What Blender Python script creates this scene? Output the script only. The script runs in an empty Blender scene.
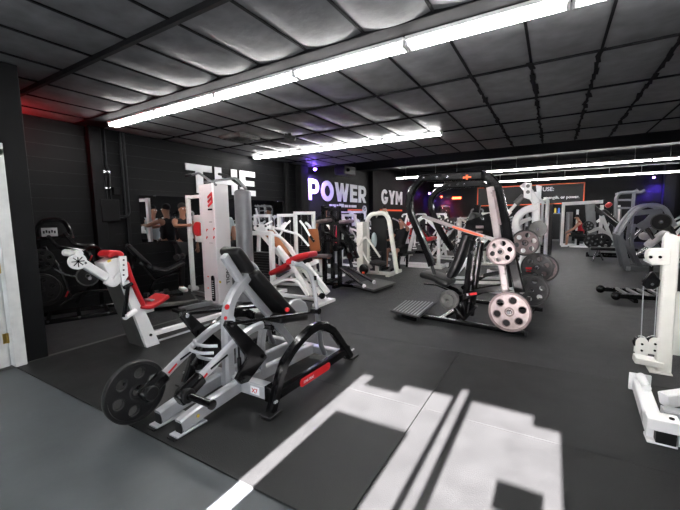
import bpy, bmesh, math, random
from mathutils import Vector, Matrix
random.seed(7)
S = bpy.context.scene
COL = S.collection
PI = math.pi

# ------------------------------------------------------------------ camera (measured from the vanishing points of the room)
F = 356.0; CX, CY = 340.0, 255.0; H = 1.45
def _vp(x, y): return Vector((x-CX, y-CY, F)).normalized()
_Y = _vp(553, 213); _X = -_vp(-260, 226); _X = (_X - _X.dot(_Y)*_Y).normalized(); _Z = _X.cross(_Y)
if _Z.y > 0: _Z = -_Z
R = Matrix((_X, _Y, _Z))
def ray(px, py): return R @ Vector((px-CX, py-CY, F))
def fl(px, py, z=0.0):
    r = ray(px, py); t = (z-H)/r.z; return Vector((r.x*t, r.y*t, z))
cam = bpy.data.cameras.new('camera'); cam.sensor_width = 36; cam.lens = F/680*36; cam.clip_start = .05
co = bpy.data.objects.new('camera', cam); COL.objects.link(co)
rt = R @ Vector((1,0,0)); up = -(R @ Vector((0,1,0))); bk = -(R @ Vector((0,0,1)))
co.matrix_world = Matrix(((rt.x,up.x,bk.x,0),(rt.y,up.y,bk.y,0),(rt.z,up.z,bk.z,H),(0,0,0,1)))
S.camera = co
vs = S.view_settings; vs.view_transform = 'Standard'; vs.look = 'None'; vs.gamma = 1; vs.use_curve_mapping = False; vs.exposure = 1.8

class Frame:
    """a thing's upright plane: u along it, v across it, z up"""
    def __init__(s, x, y, deg=0): s.o = Vector((x, y, 0)); s.a = math.radians(deg); s.x = x; s.y = y
    def g(s, px, py, v=0.0):
        vh = Vector((-math.sin(s.a), math.cos(s.a), 0)); uh = Vector((math.cos(s.a), math.sin(s.a), 0))
        C = Vector((0,0,H)); r = ray(px, py)
        t = (v - (C - s.o).dot(vh))/r.dot(vh); p = C + r*t
        return ((p - s.o).dot(uh), p.z)
    def gs(s, pts, v=0.0): return [s.g(x, y, v) for x, y in pts]
    def G(s, px, py, v=0.0):
        u, z = s.g(px, py, v); return (u, v, z)
    def Gs(s, pts, v=0.0): return [s.G(x, y, v) for x, y in pts]
    def f(s, px, py, z=0.0):                    # a point on the level z, in the thing's own coordinates
        p = fl(px, py, z) - s.o; c, n = math.cos(s.a), math.sin(s.a)
        return (p.x*c + p.y*n, -p.x*n + p.y*c, z)
    def w(s, u, v, z): c, n = math.cos(s.a), math.sin(s.a); return (s.x + u*c - v*n, s.y + u*n + v*c, z)

# ------------------------------------------------------------------ materials
MT = {}
def mat(name, col, rough=.5, metal=0.0, bump=0.0, bs=60.0, var=0.0, vs_=8.0, coat=0.0, emit=None, es=1.0, spec=.3, speck=0.0):
    m = bpy.data.materials.new(name); m.use_nodes = True; nt = m.node_tree; b = nt.nodes['Principled BSDF']
    b.inputs['Base Color'].default_value = (*col, 1); b.inputs['Roughness'].default_value = rough
    b.inputs['Metallic'].default_value = metal; b.inputs['Coat Weight'].default_value = coat
    b.inputs['Specular IOR Level'].default_value = spec
    tc = nt.nodes.new('ShaderNodeTexCoord')
    if var:
        n = nt.nodes.new('ShaderNodeTexNoise'); n.inputs['Scale'].default_value = vs_; n.inputs['Detail'].default_value = 6
        nt.links.new(tc.outputs['Object'], n.inputs['Vector'])
        r = nt.nodes.new('ShaderNodeValToRGB'); r.color_ramp.elements[0].position = .3; r.color_ramp.elements[1].position = .7
        r.color_ramp.elements[0].color = (*[c*(1-var) for c in col], 1); r.color_ramp.elements[1].color = (*[min(1, c*(1+var)) for c in col], 1)
        nt.links.new(n.outputs['Fac'], r.inputs['Fac']); last = r.outputs['Color']
        if speck:
            n2 = nt.nodes.new('ShaderNodeTexNoise'); n2.inputs['Scale'].default_value = 110; n2.inputs['Detail'].default_value = 2
            nt.links.new(tc.outputs['Object'], n2.inputs['Vector'])
            r2 = nt.nodes.new('ShaderNodeValToRGB'); r2.color_ramp.elements[0].position = .62; r2.color_ramp.elements[1].position = .72
            nt.links.new(n2.outputs['Fac'], r2.inputs['Fac'])
            mx = nt.nodes.new('ShaderNodeMixRGB'); mx.inputs['Color2'].default_value = (speck, speck, speck, 1)
            nt.links.new(r2.outputs['Color'], mx.inputs['Fac']); nt.links.new(last, mx.inputs['Color1']); last = mx.outputs['Color']
        nt.links.new(last, b.inputs['Base Color'])
        mr = nt.nodes.new('ShaderNodeMapRange'); mr.inputs['To Min'].default_value = max(.05, rough-.1); mr.inputs['To Max'].default_value = min(1, rough+.1)
        nt.links.new(n.outputs['Fac'], mr.inputs['Value']); nt.links.new(mr.outputs['Result'], b.inputs['Roughness'])
    if bump:
        n = nt.nodes.new('ShaderNodeTexNoise'); n.inputs['Scale'].default_value = bs; n.inputs['Detail'].default_value = 4
        nt.links.new(tc.outputs['Object'], n.inputs['Vector'])
        bp = nt.nodes.new('ShaderNodeBump'); bp.inputs['Strength'].default_value = bump; bp.inputs['Distance'].default_value = .01
        nt.links.new(n.outputs['Fac'], bp.inputs['Height']); nt.links.new(bp.outputs['Normal'], b.inputs['Normal'])
    if emit:
        b.inputs['Emission Color'].default_value = (*emit, 1); b.inputs['Emission Strength'].default_value = es
    MT[name] = m; return m
mat('concrete', (.056,.063,.068), .45, bump=.12, bs=9, var=.22, vs_=2.5)
mat('mat_rubber', (.0108,.0112,.0115), .5, spec=.25, bump=.2, bs=150, var=.14, vs_=5)
mat('speckled_rubber', (.0165,.017,.018), .55, spec=.3, bump=.4, bs=220, var=.2, vs_=6, speck=.045)
mat('wall_paint', (.0048,.005,.0056), .6, spec=.14, bump=.1, bs=40, var=.15)
mat('dark_paint', (.008,.0084,.0098), .5, spec=.18, bump=.05, bs=40, var=.15)
mat('ceiling_vinyl', (.125,.128,.133), .5, spec=.35, bump=.4, bs=9, var=.3, vs_=6)
mat('seam_tape', (.008,.008,.009), .8, spec=.1, var=.2)
mat('white_paint', (.78,.78,.78), .3, coat=.3, var=.03)
mat('cream_paint', (.70,.69,.64), .35, coat=.2, var=.04)
mat('door_white', (.62,.63,.62), .5, bump=.1, bs=15, var=.1)
mat('silver', (.43,.44,.46), .32, metal=.35, coat=.3, var=.06)
mat('grey_metal', (.19,.195,.205), .35, metal=.4, coat=.2, var=.08)
mat('black_metal', (.004,.004,.0045), .2, coat=.3)
mat('satin_black', (.006,.006,.0065), .5, bump=.05, bs=200)
mat('vinyl_black', (.006,.006,.0065), .42, bump=.12, bs=120)
mat('dark_pad', (.03,.032,.034), .4)
mat('vinyl_red', (.42,.014,.018), .38, bump=.08, bs=120)
mat('vinyl_brown', (.30,.10,.035), .42, bump=.08, bs=120)
mat('vinyl_grey', (.25,.27,.27), .5, bump=.1, bs=120)
mat('iron', (.014,.014,.0145), .42, bump=.08, bs=60, var=.15)
mat('iron_grey', (.11,.11,.105), .45, metal=.5, bump=.1, bs=70, var=.2)
mat('iron_pink', (.36,.30,.295), .42, metal=.2, bump=.1, bs=70, var=.25, vs_=12)
mat('iron_dull_pink', (.16,.12,.12), .45, metal=.2, bump=.1, bs=70, var=.25, vs_=12)
mat('chrome', (.6,.6,.62), .16, metal=1)
mat('red', (.55,.015,.02), .4)
mat('orange', (.9,.11,.035), .45)
mat('orange_glow', (1,.15,.05), .45)  # even orange paint of the sign frame
mat('lettering', (.82,.82,.84), .5)
mat('brass', (.55,.38,.1), .35, metal=1)
mat('panel_white', (.66,.63,.64), .28, coat=.3)
mat('pink_bar', (.33,.29,.29), .3, metal=.3, coat=.3, var=.1)
mat('mirror', (.72,.74,.76), .02, metal=1)
mat('skin', (.42,.22,.15), .5, var=.06)
mat('skin_dark', (.24,.115,.07), .5, var=.06)
mat('hair', (.012,.01,.009), .7)
mat('cloth_black', (.007,.007,.008), .85, bump=.2, bs=60)
mat('cloth_grey', (.36,.42,.43), .85, bump=.2, bs=60)
mat('cloth_red', (.35,.015,.025), .85, bump=.2, bs=60)
mat('cloth_white', (.7,.7,.7), .8)
mat('tube', (.9,.9,.9), .4, emit=(1,.985,.97), es=16)
mat('fixture', (.8,.8,.8), .45)
mat('purple_lamp', (.2,.1,.8), .4, emit=(.16,.06,1), es=30)
mat('red_lamp', (.8,.05,.03), .4, emit=(1,.06,.02), es=9)
mat('display', (.5,.5,.5), .4, var=.1)
mat('yellow', (.7,.5,.05), .5)
mat('blue', (.08,.2,.6), .4)
mat('ply', (.42,.22,.1), .5, var=.15)

# ------------------------------------------------------------------ mesh building
def fillet(pts, r, n=6):
    pts = [Vector(p) for p in pts]
    if r <= 0 or len(pts) < 3: return pts
    out = [pts[0]]
    for i in range(1, len(pts)-1):
        a, b, c = pts[i-1], pts[i], pts[i+1]
        d1 = (a-b); d2 = (c-b); k = min(r, d1.length*.49, d2.length*.49)
        p0 = b + d1.normalized()*k; p1 = b + d2.normalized()*k
        for j in range(n+1):
            t = j/n; out.append(p0*(1-t)**2 + b*2*t*(1-t) + p1*t*t)
    out.append(pts[-1]); return out
class MB:
    def __init__(s): s.bm = bmesh.new()
    def sweep(s, pts, side, sec, scales=None):
        """sec: list of (a along side, b along in-plane normal)"""
        bm = s.bm; pts = [Vector(p) for p in pts]
        q = [pts[0]]
        for p in pts[1:]:
            if (p-q[-1]).length > 1e-5: q.append(p)
        pts = q; n = len(pts); side = Vector(side).normalized(); rings = []
        for i in range(n):
            t0 = (pts[i]-pts[i-1]).normalized() if i else None
            t1 = (pts[i+1]-pts[i]).normalized() if i < n-1 else None
            t = ((t0 or t1) + (t1 or t0)).normalized()
            k = 1.0
            if t0 and t1: k = 1/max(.5, t.dot(t1))
            sd = (side - t*side.dot(t)); sd = sd.normalized() if sd.length > 1e-4 else t.orthogonal().normalized()
            nn = sd.cross(t).normalized()
            sc = scales[i] if scales else (1,1)
            rings.append([bm.verts.new(pts[i] + sd*a*sc[0] + nn*b*k*sc[1]) for a, b in sec])
        m = len(sec)
        for i in range(n-1):
            for j in range(m):
                bm.faces.new((rings[i][j], rings[i][(j+1)%m], rings[i+1][(j+1)%m], rings[i+1][j]))
        bm.faces.new(rings[0][::-1]); bm.faces.new(rings[-1]); return s
    def beam(s, pts, w, h, side=(0,1,0), r=0.0, ch=.006):
        w /= 2; h /= 2; c = min(ch, w*.5, h*.5)
        sec = [(-w,-h+c),(-w+c,-h),(w-c,-h),(w,-h+c),(w,h-c),(w-c,h),(-w+c,h),(-w,h-c)]
        return s.sweep(fillet(pts, r), side, sec)
    def tube(s, pts, rad, r=0.0, n=10, side=(0,1,0)):
        pts = fillet(pts, r)
        d = (Vector(pts[-1])-Vector(pts[0])).normalized()
        sd = Vector(side)
        if abs(sd.dot(d)) > .9: sd = Vector((0,0,1)) if abs(d.z) < .8 else Vector((1,0,0))
        return s.sweep(pts, sd, [(rad*math.cos(2*PI*i/n), rad*math.sin(2*PI*i/n)) for i in range(n)])
    def pad(s, pts, w, t, side=(0,1,0), r=0.05, taper=None):
        """upholstered cushion: rounded section, ends eased"""
        P = fillet(pts, r, 5); L = [0]
        for i in range(1, len(P)): L.append(L[-1]+(P[i]-P[i-1]).length)
        tot = L[-1]; N = 14; Q = []; sc = []
        e = min(t*.5, tot*.3); st = [0, e*.12, e*.4, e] + [e+(tot-2*e)*k/(N-6) for k in range(1, N-6)] + [tot-e, tot-e*.4, tot-e*.12, tot]
        for d in st:
            i = 0
            while i < len(L)-2 and L[i+1] < d: i += 1
            k = (d-L[i])/max(1e-6, L[i+1]-L[i]); Q.append(P[i].lerp(P[i+1], k))
            ee = min(d, tot-d); x = 1-min(1, ee/e); f = math.sqrt(max(0, 1-x*x))*.55+.45
            tw = 1.0
            if taper: tw = taper[0]+(taper[1]-taper[0])*d/tot
            sc.append(((1-(1-f)*.25)*tw, f))
        a, b = w/2, t/2; c = min(a, b)*.7; sec = []
        for sx, sy, a0 in ((1,1,0),(-1,1,90),(-1,-1,180),(1,-1,270)):
            for k in range(4):
                an = math.radians(a0+30*k); sec.append((sx*(a-c)+c*math.cos(an), sy*(b-c)+c*math.sin(an)))
        return s.sweep(Q, side, sec, sc)
    def box(s, c, d, rz=0.0, rx=0.0, ry=0.0):
        m = Matrix.Translation(Vector(c)) @ Matrix.Rotation(rz,4,'Z') @ Matrix.Rotation(ry,4,'Y') @ Matrix.Rotation(rx,4,'X') @ Matrix.Diagonal((d[0],d[1],d[2],1))
        bmesh.ops.create_cube(s.bm, size=1, matrix=m); return s
    def bb(s, x0, x1, y0, y1, z0, z1): return s.box(((x0+x1)/2,(y0+y1)/2,(z0+z1)/2), (abs(x1-x0),abs(y1-y0),abs(z1-z0)))
    def cyl(s, a, b, rad, n=20, r2=None):
        a = Vector(a); b = Vector(b); d = b-a; q = d.to_track_quat('Z','Y').to_matrix().to_4x4()
        bmesh.ops.create_cone(s.bm, cap_ends=True, segments=n, radius1=rad, radius2=rad if r2 is None else r2, depth=d.length, matrix=Matrix.Translation((a+b)/2) @ q); return s
    def ball(s, c, r, sc=(1,1,1), n=16):
        bmesh.ops.create_uvsphere(s.bm, u_segments=n, v_segments=max(6,n//2+2), radius=r, matrix=Matrix.Translation(Vector(c)) @ Matrix.Diagonal((*sc,1))); return s
    def prism(s, poly, v0, v1, holes=(), ax='v'):
        """poly in (u,z), extruded from v0 to v1; ax='z': poly in (x,y) extruded in z"""
        bm = bmesh.new()
        def loop(pp):
            vv = [bm.verts.new((p[0], v0, p[1]) if ax == 'v' else (p[0], p[1], v0)) for p in pp]
            return [bm.edges.new((vv[i], vv[(i+1)%len(vv)])) for i in range(len(vv))]
        es = loop(poly)
        for h in holes: es += loop(h)
        bmesh.ops.triangle_fill(bm, use_beauty=True, use_dissolve=False, edges=es)
        ff = bm.faces[:]
        r = bmesh.ops.extrude_face_region(bm, geom=ff)
        d = Vector((0, v1-v0, 0)) if ax == 'v' else Vector((0,0,v1-v0))
        bmesh.ops.translate(bm, vec=d, verts=[g for g in r['geom'] if isinstance(g, bmesh.types.BMVert)])
        bmesh.ops.recalc_face_normals(bm, faces=bm.faces[:])
        me = bpy.data.meshes.new('t'); bm.to_mesh(me); bm.free(); s.bm.from_mesh(me); bpy.data.meshes.remove(me); return s
    def torus(s, c, R_, r, axis='y', n=28, m=8):
        P = []
        for i in range(n):
            a = 2*PI*i/n; row = []
            for j in range(m):
                b = 2*PI*j/m; q = R_+r*math.cos(b); h = r*math.sin(b)
                v = (q*math.cos(a), h, q*math.sin(a)) if axis == 'y' else (q*math.cos(a), q*math.sin(a), h)
                row.append(s.bm.verts.new(Vector(c)+Vector(v)))
            P.append(row)
        for i in range(n):
            for j in range(m):
                s.bm.faces.new((P[i][j], P[(i+1)%n][j], P[(i+1)%n][(j+1)%m], P[i][(j+1)%m]))
        return s
def obj(name, mb, m, parent=None, loc=(0,0,0), rz=0.0, bevel=0.0, label=None, smooth=38):
    bm = mb.bm; bmesh.ops.recalc_face_normals(bm, faces=bm.faces[:])
    me = bpy.data.meshes.new(name); bm.to_mesh(me); bm.free()
    me.materials.append(MT[m] if isinstance(m, str) else m)
    if smooth: me.shade_smooth(); me.set_sharp_from_angle(angle=math.radians(smooth))
    o = bpy.data.objects.new(name, me); COL.objects.link(o); o.location = loc; o.rotation_euler = (0,0,rz)
    if parent: o.parent = parent
    if bevel:
        b = o.modifiers.new('bevel', 'BEVEL'); b.width = bevel; b.segments = 2; b.limit_method = 'ANGLE'; b.angle_limit = math.radians(40)
    if label: o['label'] = label
    return o
def tag(o, label, cat, group=None):
    o['label'] = label; o['category'] = cat
    if group: o['group'] = group
    return o
def thing(name, label, cat, x, y, deg=0, group=None, z=0.0):
    o = bpy.data.objects.new(name, None); COL.objects.link(o); o.empty_display_size = .2
    o.location = (x, y, z); o.rotation_euler = (0,0,math.radians(deg)); return tag(o, label, cat, group)
def thF(name, label, cat, fr, group=None): return thing(name, label, cat, fr.x, fr.y, math.degrees(fr.a), group)
def struct(name, mb, m, bevel=0.0, smooth=0):
    o = obj(name, mb, m, bevel=bevel, smooth=smooth); o['kind'] = 'structure'; return o
def copy_tree(o, parent=None, label=None):
    c = o.copy(); COL.objects.link(c); c.parent = parent
    if label: c['label'] = label
    for ch in list(o.children): copy_tree(ch, c)
    return c
def circ(cx, cy, r, n=20, a0=0.0): return [(cx+r*math.cos(a0+2*PI*i/n), cy+r*math.sin(a0+2*PI*i/n)) for i in range(n)]
def text(name, s_, m, size, loc, rot, parent=None, depth=.002, bold=0.0, align='LEFT'):
    cu = bpy.data.curves.new(name, 'FONT'); cu.body = s_; cu.size = size; cu.extrude = depth; cu.offset = bold; cu.align_x = align
    o = bpy.data.objects.new('t', cu); COL.objects.link(o)
    bpy.context.view_layer.update(); dg = bpy.context.evaluated_depsgraph_get()
    me = bpy.data.meshes.new_from_object(o.evaluated_get(dg)); bpy.data.objects.remove(o)
    me.materials.clear(); me.materials.append(MT[m])
    q = bpy.data.objects.new(name, me); COL.objects.link(q); q.location = loc; q.rotation_euler = rot
    if parent: q.parent = parent
    return q
# ------------------------------------------------------------------ the room
XL, YF, XR, YB, ZC = -6.6, 22.0, 6.0, -1.6, 3.0
struct('floor', MB().bb(-7.2, XR, YB-.3, 1.28, -.1, -.012).bb(-4.62, XR, 1.28, 3.77, -.1, -.09), 'concrete')
struct('floor', MB().bb(-7.2, -4.62, 1.28, YF, -.1, 0), 'speckled_rubber')
struct('floor', MB().bb(-4.62, XR, 3.77, YF, -.1, 0), 'speckled_rubber')
gm = 'rubber floor mats'
for (x0, x1, y0, y1, lb) in ((-4.6,-.793,1.28,2.5045,'black rubber floor mat under the front of the grey plate-loaded machine'),
                             (-.787,3.1,1.28,2.5045,'black rubber floor mat holding most of the big sun patch'),
                             (-4.6,-.793,2.5065,3.765,'black rubber floor mat under the rear of the grey plate-loaded machine'),
                             (-.787,3.1,2.5065,3.765,'black rubber floor mat under the white base frame at the right')):
    tag(obj('rubber_mat', MB().bb(x0, x1, y0, y1, -.088, 0), 'mat_rubber'), lb, 'floor mat')
struct('trim_1', MB().bb(-4.64,-4.6, -1.6,3.77, -.1,.006), 'iron_grey')
struct('wall_left', MB().bb(XL-.2, XL, 1.2, YF+.2, -.1, 3.9), 'wall_paint')
# block courses of the painted wall, as shallow joints
jm = MB()
for k in range(1, 15): jm.bb(XL-.001, XL+.0035, 1.5, 8.6, k*.2-.004, k*.2+.004)
struct('trim_2', jm, 'dark_paint')
# pilasters along the left wall
for i, (y0, y1, d) in enumerate(((3.02,3.2,.12),(3.55,3.62,.05),(8.0,8.12,.1),(8.55,8.9,.22),(13.5,14.1,.18))):
    struct('trim_%d' % (i+3), MB().bb(XL, XL+d, y0, y1, 0, 3.0 if y0 < 8.9 else 3.9), 'wall_paint', bevel=.01)
struct('wall_far', MB().bb(XL-.2, XR+.2, YF, YF+.2, -.1, 3.9), 'wall_paint')
struct('wall_right', MB().bb(XR, XR+.2, YB-.2, YF, -.1, 3.9), 'wall_paint')
struct('trim_8', MB().bb(4.3, 4.7, YF-.35, YF, 0, 3.9), 'dark_paint')
# the wall by the entrance at the left, with its doorway
lw = MB(); lw.bb(-4.85,-4.6, 1.36,1.56, 0,3.0); lw.bb(-4.85,-4.6, .2,1.36, 2.17,3.0); lw.bb(-4.85,-4.6, YB-.2,.2, 0,3.0); lw.bb(-7,-4.85, 1.36,1.5, 0,3.0)
struct('wall_entrance', lw, 'wall_paint', bevel=.008)
jb = MB(); jb.bb(-4.87,-4.55, 1.27,1.365, 0,2.15); jb.bb(-4.87,-4.55,.2,.3,0,2.15); jb.bb(-4.87,-4.55,.2,1.365,2.08,2.2); jb.bb(-4.82,-4.66,1.25,1.27,0,2.08)
struct('trim_9', jb, 'door_white', bevel=.006)
d1 = struct('door_1', MB().bb(-4.66,-4.615, .31,1.245, .01,2.06), 'door_white', bevel=.004)
for z in (.3, 1.0, 1.8):
    obj('hinge', MB().bb(-4.617,-4.608, 1.215,1.262, z-.05, z+.05).cyl((-4.605,1.25,z-.05),(-4.605,1.25,z+.05),.008), 'brass', d1)
obj('door_handle', MB().cyl((-4.62,.38,1.0),(-4.56,.38,1.0),.012).ball((-4.55,.38,1.0),.03), 'brass', d1)
# wall behind the camera: unseen entrance, its bars shaped to cut the sun patch
T = .494; W = lambda yf: (yf - YB)*T
bw = MB(); A0, A1 = -1.44, .10
bw.bb(-4.6, A0, YB-.12, YB, 0, 3.0); bw.bb(A1, XR, YB-.12, YB, 0, 3.0); bw.bb(A0, A1, YB-.12, YB, W(3.06), 3.0)
struct('wall_back', bw, 'wall_paint')
sf = MB()
def occ(x0, x1, y0, y1): sf.bb(x0, x1, YB-.06, YB-.02, W(y0), W(y1))
occ(-1.44,-1.34,2.86,3.06); occ(-1.34,-1.03,2.68,3.06); occ(-1.03,-.63,2.84,3.06)
occ(-1.34,-.77,.2,2.18); occ(-.63,-.59,-1.6,3.06); occ(-.535,-.48,-1.6,3.06); occ(-.48,-.06,2.84,3.06); occ(-.06,.1,2.70,3.06)
occ(-.205,.02,1.82,2.01)
struct('door_2', sf, 'satin_black')  # unseen blocks traced back from the floor's sun patch to shape it

# ------------------------------------------------------------------ ceiling: sagging insulation panels between seams
XS0, DX, YS0, DY = -.258, .592, 1.88, 1.25
xs = [XS0+DX*k for k in range(-11, 11)]; ys = [YS0+DY*k for k in range(-3, 7)]
xs = [XL-.05] + [x for x in xs if x > XL+.1 and x < XR-.1] + [XR]
cm = MB(); bm = cm.bm
for j in range(len(ys)-1):
    for i in range(len(xs)-1):
        x0, x1, y0, y1 = xs[i], xs[i+1], ys[j], ys[j+1]
        a = random.uniform(.022,.034); g = []
        n = 8; ph = random.uniform(-.12,.12)
        for q in range(n+1):
            row = []
            for p in range(n+1):
                u, v = p/n, q/n
                sx = 1-abs(2*u-1)**2.6; sy = 1-abs(2*v-1+ph*(1-abs(2*v-1)))**4
                row.append(bm.verts.new((x0+(x1-x0)*u, y0+(y1-y0)*v, ZC - a*sx*max(0,sy))))
            g.append(row)
        for q in range(n):
            for p in range(n): bm.faces.new((g[q][p], g[q][p+1], g[q+1][p+1], g[q+1][p]))
me = None
struct('ceiling', cm, 'ceiling_vinyl', smooth=60)
sm = MB()
for x in xs: sm.bb(x-.011, x+.011, ys[0], ys[-1], ZC-.014, ZC-.001)
for y in ys: sm.bb(XL, XR, y-.013, y+.013, ZC-.02, ZC-.001)
struct('trim_10', sm, 'seam_tape')
tp = MB()   # loose seam tape sagging on the right
for x in (xs[10], xs[11], xs[12], xs[13]):
    for k in range(26):
        y = 4.4+k*.185; w = random.uniform(.012,.04)
        tp.box((x+random.uniform(-.01,.01), y, ZC-.016-random.uniform(0,.004)), (w*1.6,.2,.008), rz=random.uniform(-.15,.15))
struct('trim_11', tp, 'seam_tape')
struct('trim_12', MB().bb(XL, XR, 1.86, 1.90, ZC-.05, ZC-.002), 'dark_paint')
struct('trim_13', MB().bb(XL, XR, 2.86, 3.26, ZC-.03, ZC+.02), 'seam_tape', bevel=.01)
struct('ceiling', MB().bb(XL, XR, ys[-1]-.02, YF, 3.6, 3.8).bb(XL, XR, ys[-1]-.02, ys[-1]+.04, 2.985, 3.65), 'dark_paint')
struct('ceiling', MB().bb(XL-.3, XR, YB-.2, ys[-1], 3.06, 3.2).bb(-7,-4.85,-1.8,1.4,2.9,3.1), 'dark_paint')
struct('trim_14', MB().bb(XL, XR, 12.4, 12.9, 3.2, 3.6).bb(XL, XR, 17.5, 18.0, 3.2, 3.6), 'dark_paint')

# ------------------------------------------------------------------ tube lights
def lamp_row(y, x0, x1, z, seg, labels, z_hang, grp):
    n = len(labels); L = (x1-x0)/n
    for k in range(n):
        a, b = x0+k*L, x0+(k+1)*L; cx = (a+b)/2
        t = thing('tube_light', labels[k], 'ceiling light', cx, y, 0, grp, z)
        obj('housing', MB().bb(-L/2+.005, L/2-.005, -.085,.085, .02,.06), 'fixture', t, bevel=.008)
        m = MB()
        for s_ in (-1,1): obj('fluorescent_tube', MB().cyl((-L/2+.03, s_*.045, 0), (L/2-.03, s_*.045, 0), .019, 12), 'tube', t)
        m = MB()
        for e in (-1,1): obj('socket', MB().box((e*(L/2-.018),0,.005), (.022,.13,.045)), 'fixture', t)
        if z_hang-z > .09:
            m = MB()
            for e in (-.6,.6): obj('hanger', MB().cyl((e*L/2,0,.06),(e*L/2,0,z_hang-z),.006,8), 'fixture', t)
P0 = fl(113,130,2.86)
lamp_row(3.15, -6.0, -6.0+1.21*8, 2.92, 1.24, ['nearest row of bright tube lights, segment above the '+s_ for s_ in (
   'left wall electrical box','black leg press by the left wall','white leg machine with red pads','white tower','right of the white tower','backrest of the grey machine','tall black machine, at the photo edge','sun patch, cut by the photo edge')], 2.92, 'nearest row of ceiling tubes')
lamp_row(6.8, -6.52, -1.82, 2.94, 1.2, ['second row of tube lights, segment nearest the left wall lettering','second row of tube lights, second segment from the left','second row of tube lights, third segment from the left','second row of tube lights, right end segment'], 2.98, 'second row of ceiling tubes')
lamp_row(14.4, -5.75, 4.6, 3.0, 1.2, ['third row of tube lights over the far machines, %s' % s_ for s_ in ('left end segment','second segment from the left','middle segment','second segment from the right','right end segment')], 3.6, 'third row of ceiling tubes')
lamp_row(19.2, -5.5, 5.2, 3.0, 1.2, ['farthest row of tube lights above the orange framed sign, %s' % s_ for s_ in ('left end segment','second segment from the left','second segment from the right','right end segment')], 3.6, 'farthest row of ceiling tubes')
lamp_row(-.7, -4.0, 3.4, 2.86, 1.2, ['row of tube lights behind the viewer, %s segment' % s_ for s_ in ('left','middle','right')], 2.98, 'tube lights behind the viewer')  # invented row out of view, added to lift the ambient light
# purple spots
def spot(x, y, z, lab, tgt, e, col=(.12,.04,1), body='purple_lamp', ang=100):
    t = thing('spot_lamp', lab, 'spotlight', x, y, 0, None, z)
    obj('lamp_body', MB().cyl((0,0,.02),(0,0,.14),.045,16).cyl((0,0,.14),(0,0,.22),.01,8), 'satin_black', t)
    obj('lens', MB().ball((0,0,0),.05,n=12), body, t)
    l = bpy.data.lights.new('spot', 'SPOT'); l.energy = e; l.color = col; l.spot_size = math.radians(ang); l.spot_blend = .8; l.shadow_soft_size = .03
    lo = bpy.data.objects.new('spot_beam', l); COL.objects.link(lo); lo.location = (0,0,-.06)
    lo.rotation_euler = (Vector(tgt)-Vector((x,y,z-.06))).to_track_quat('-Z','Y').to_euler(); lo.parent = t
spot(XL+.3, 9.15, 2.9, 'small purple spotlight above the first letter of the second wall word', (XL, 9.6, 2.2), 170, (.3,.16,1))
spot(3.9, 21.6, 3.0, 'small purple spotlight high on the far wall at the right edge', (4.2, 22, 1.5), 260)
spot(-6.2, 20.6, 2.7, 'small purple spotlight in the far left corner of the room', (-6.4, 21.9, 1.6), 150)
spot(-5.6, 21.0, 2.5, 'small red lamp glowing in the far left corner behind the black machine', (-5.6, 22, 1.0), 250, (1,.03,.02), 'red_lamp', 120)
spot(-6.45, 1.8, 2.75, 'small red lamp on the left wall behind the entrance pillar', (-6.2, 2.6, 2.95), 14, (1,.04,.05), 'red_lamp', 150)
sun = bpy.data.lights.new('sun', 'SUN'); sun.energy = 106; sun.angle = math.radians(.4); sun.color = (1,.925,.92)
so = bpy.data.objects.new('sun', sun); COL.objects.link(so); so.rotation_euler = Vector((0,1,-T)).to_track_quat('-Z','Y').to_euler()
w = bpy.data.worlds.new('world'); S.world = w; w.use_nodes = True
w.node_tree.nodes['Background'].inputs[0].default_value = (.8,.9,1,1); w.node_tree.nodes['Background'].inputs[1].default_value = 2.0

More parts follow.
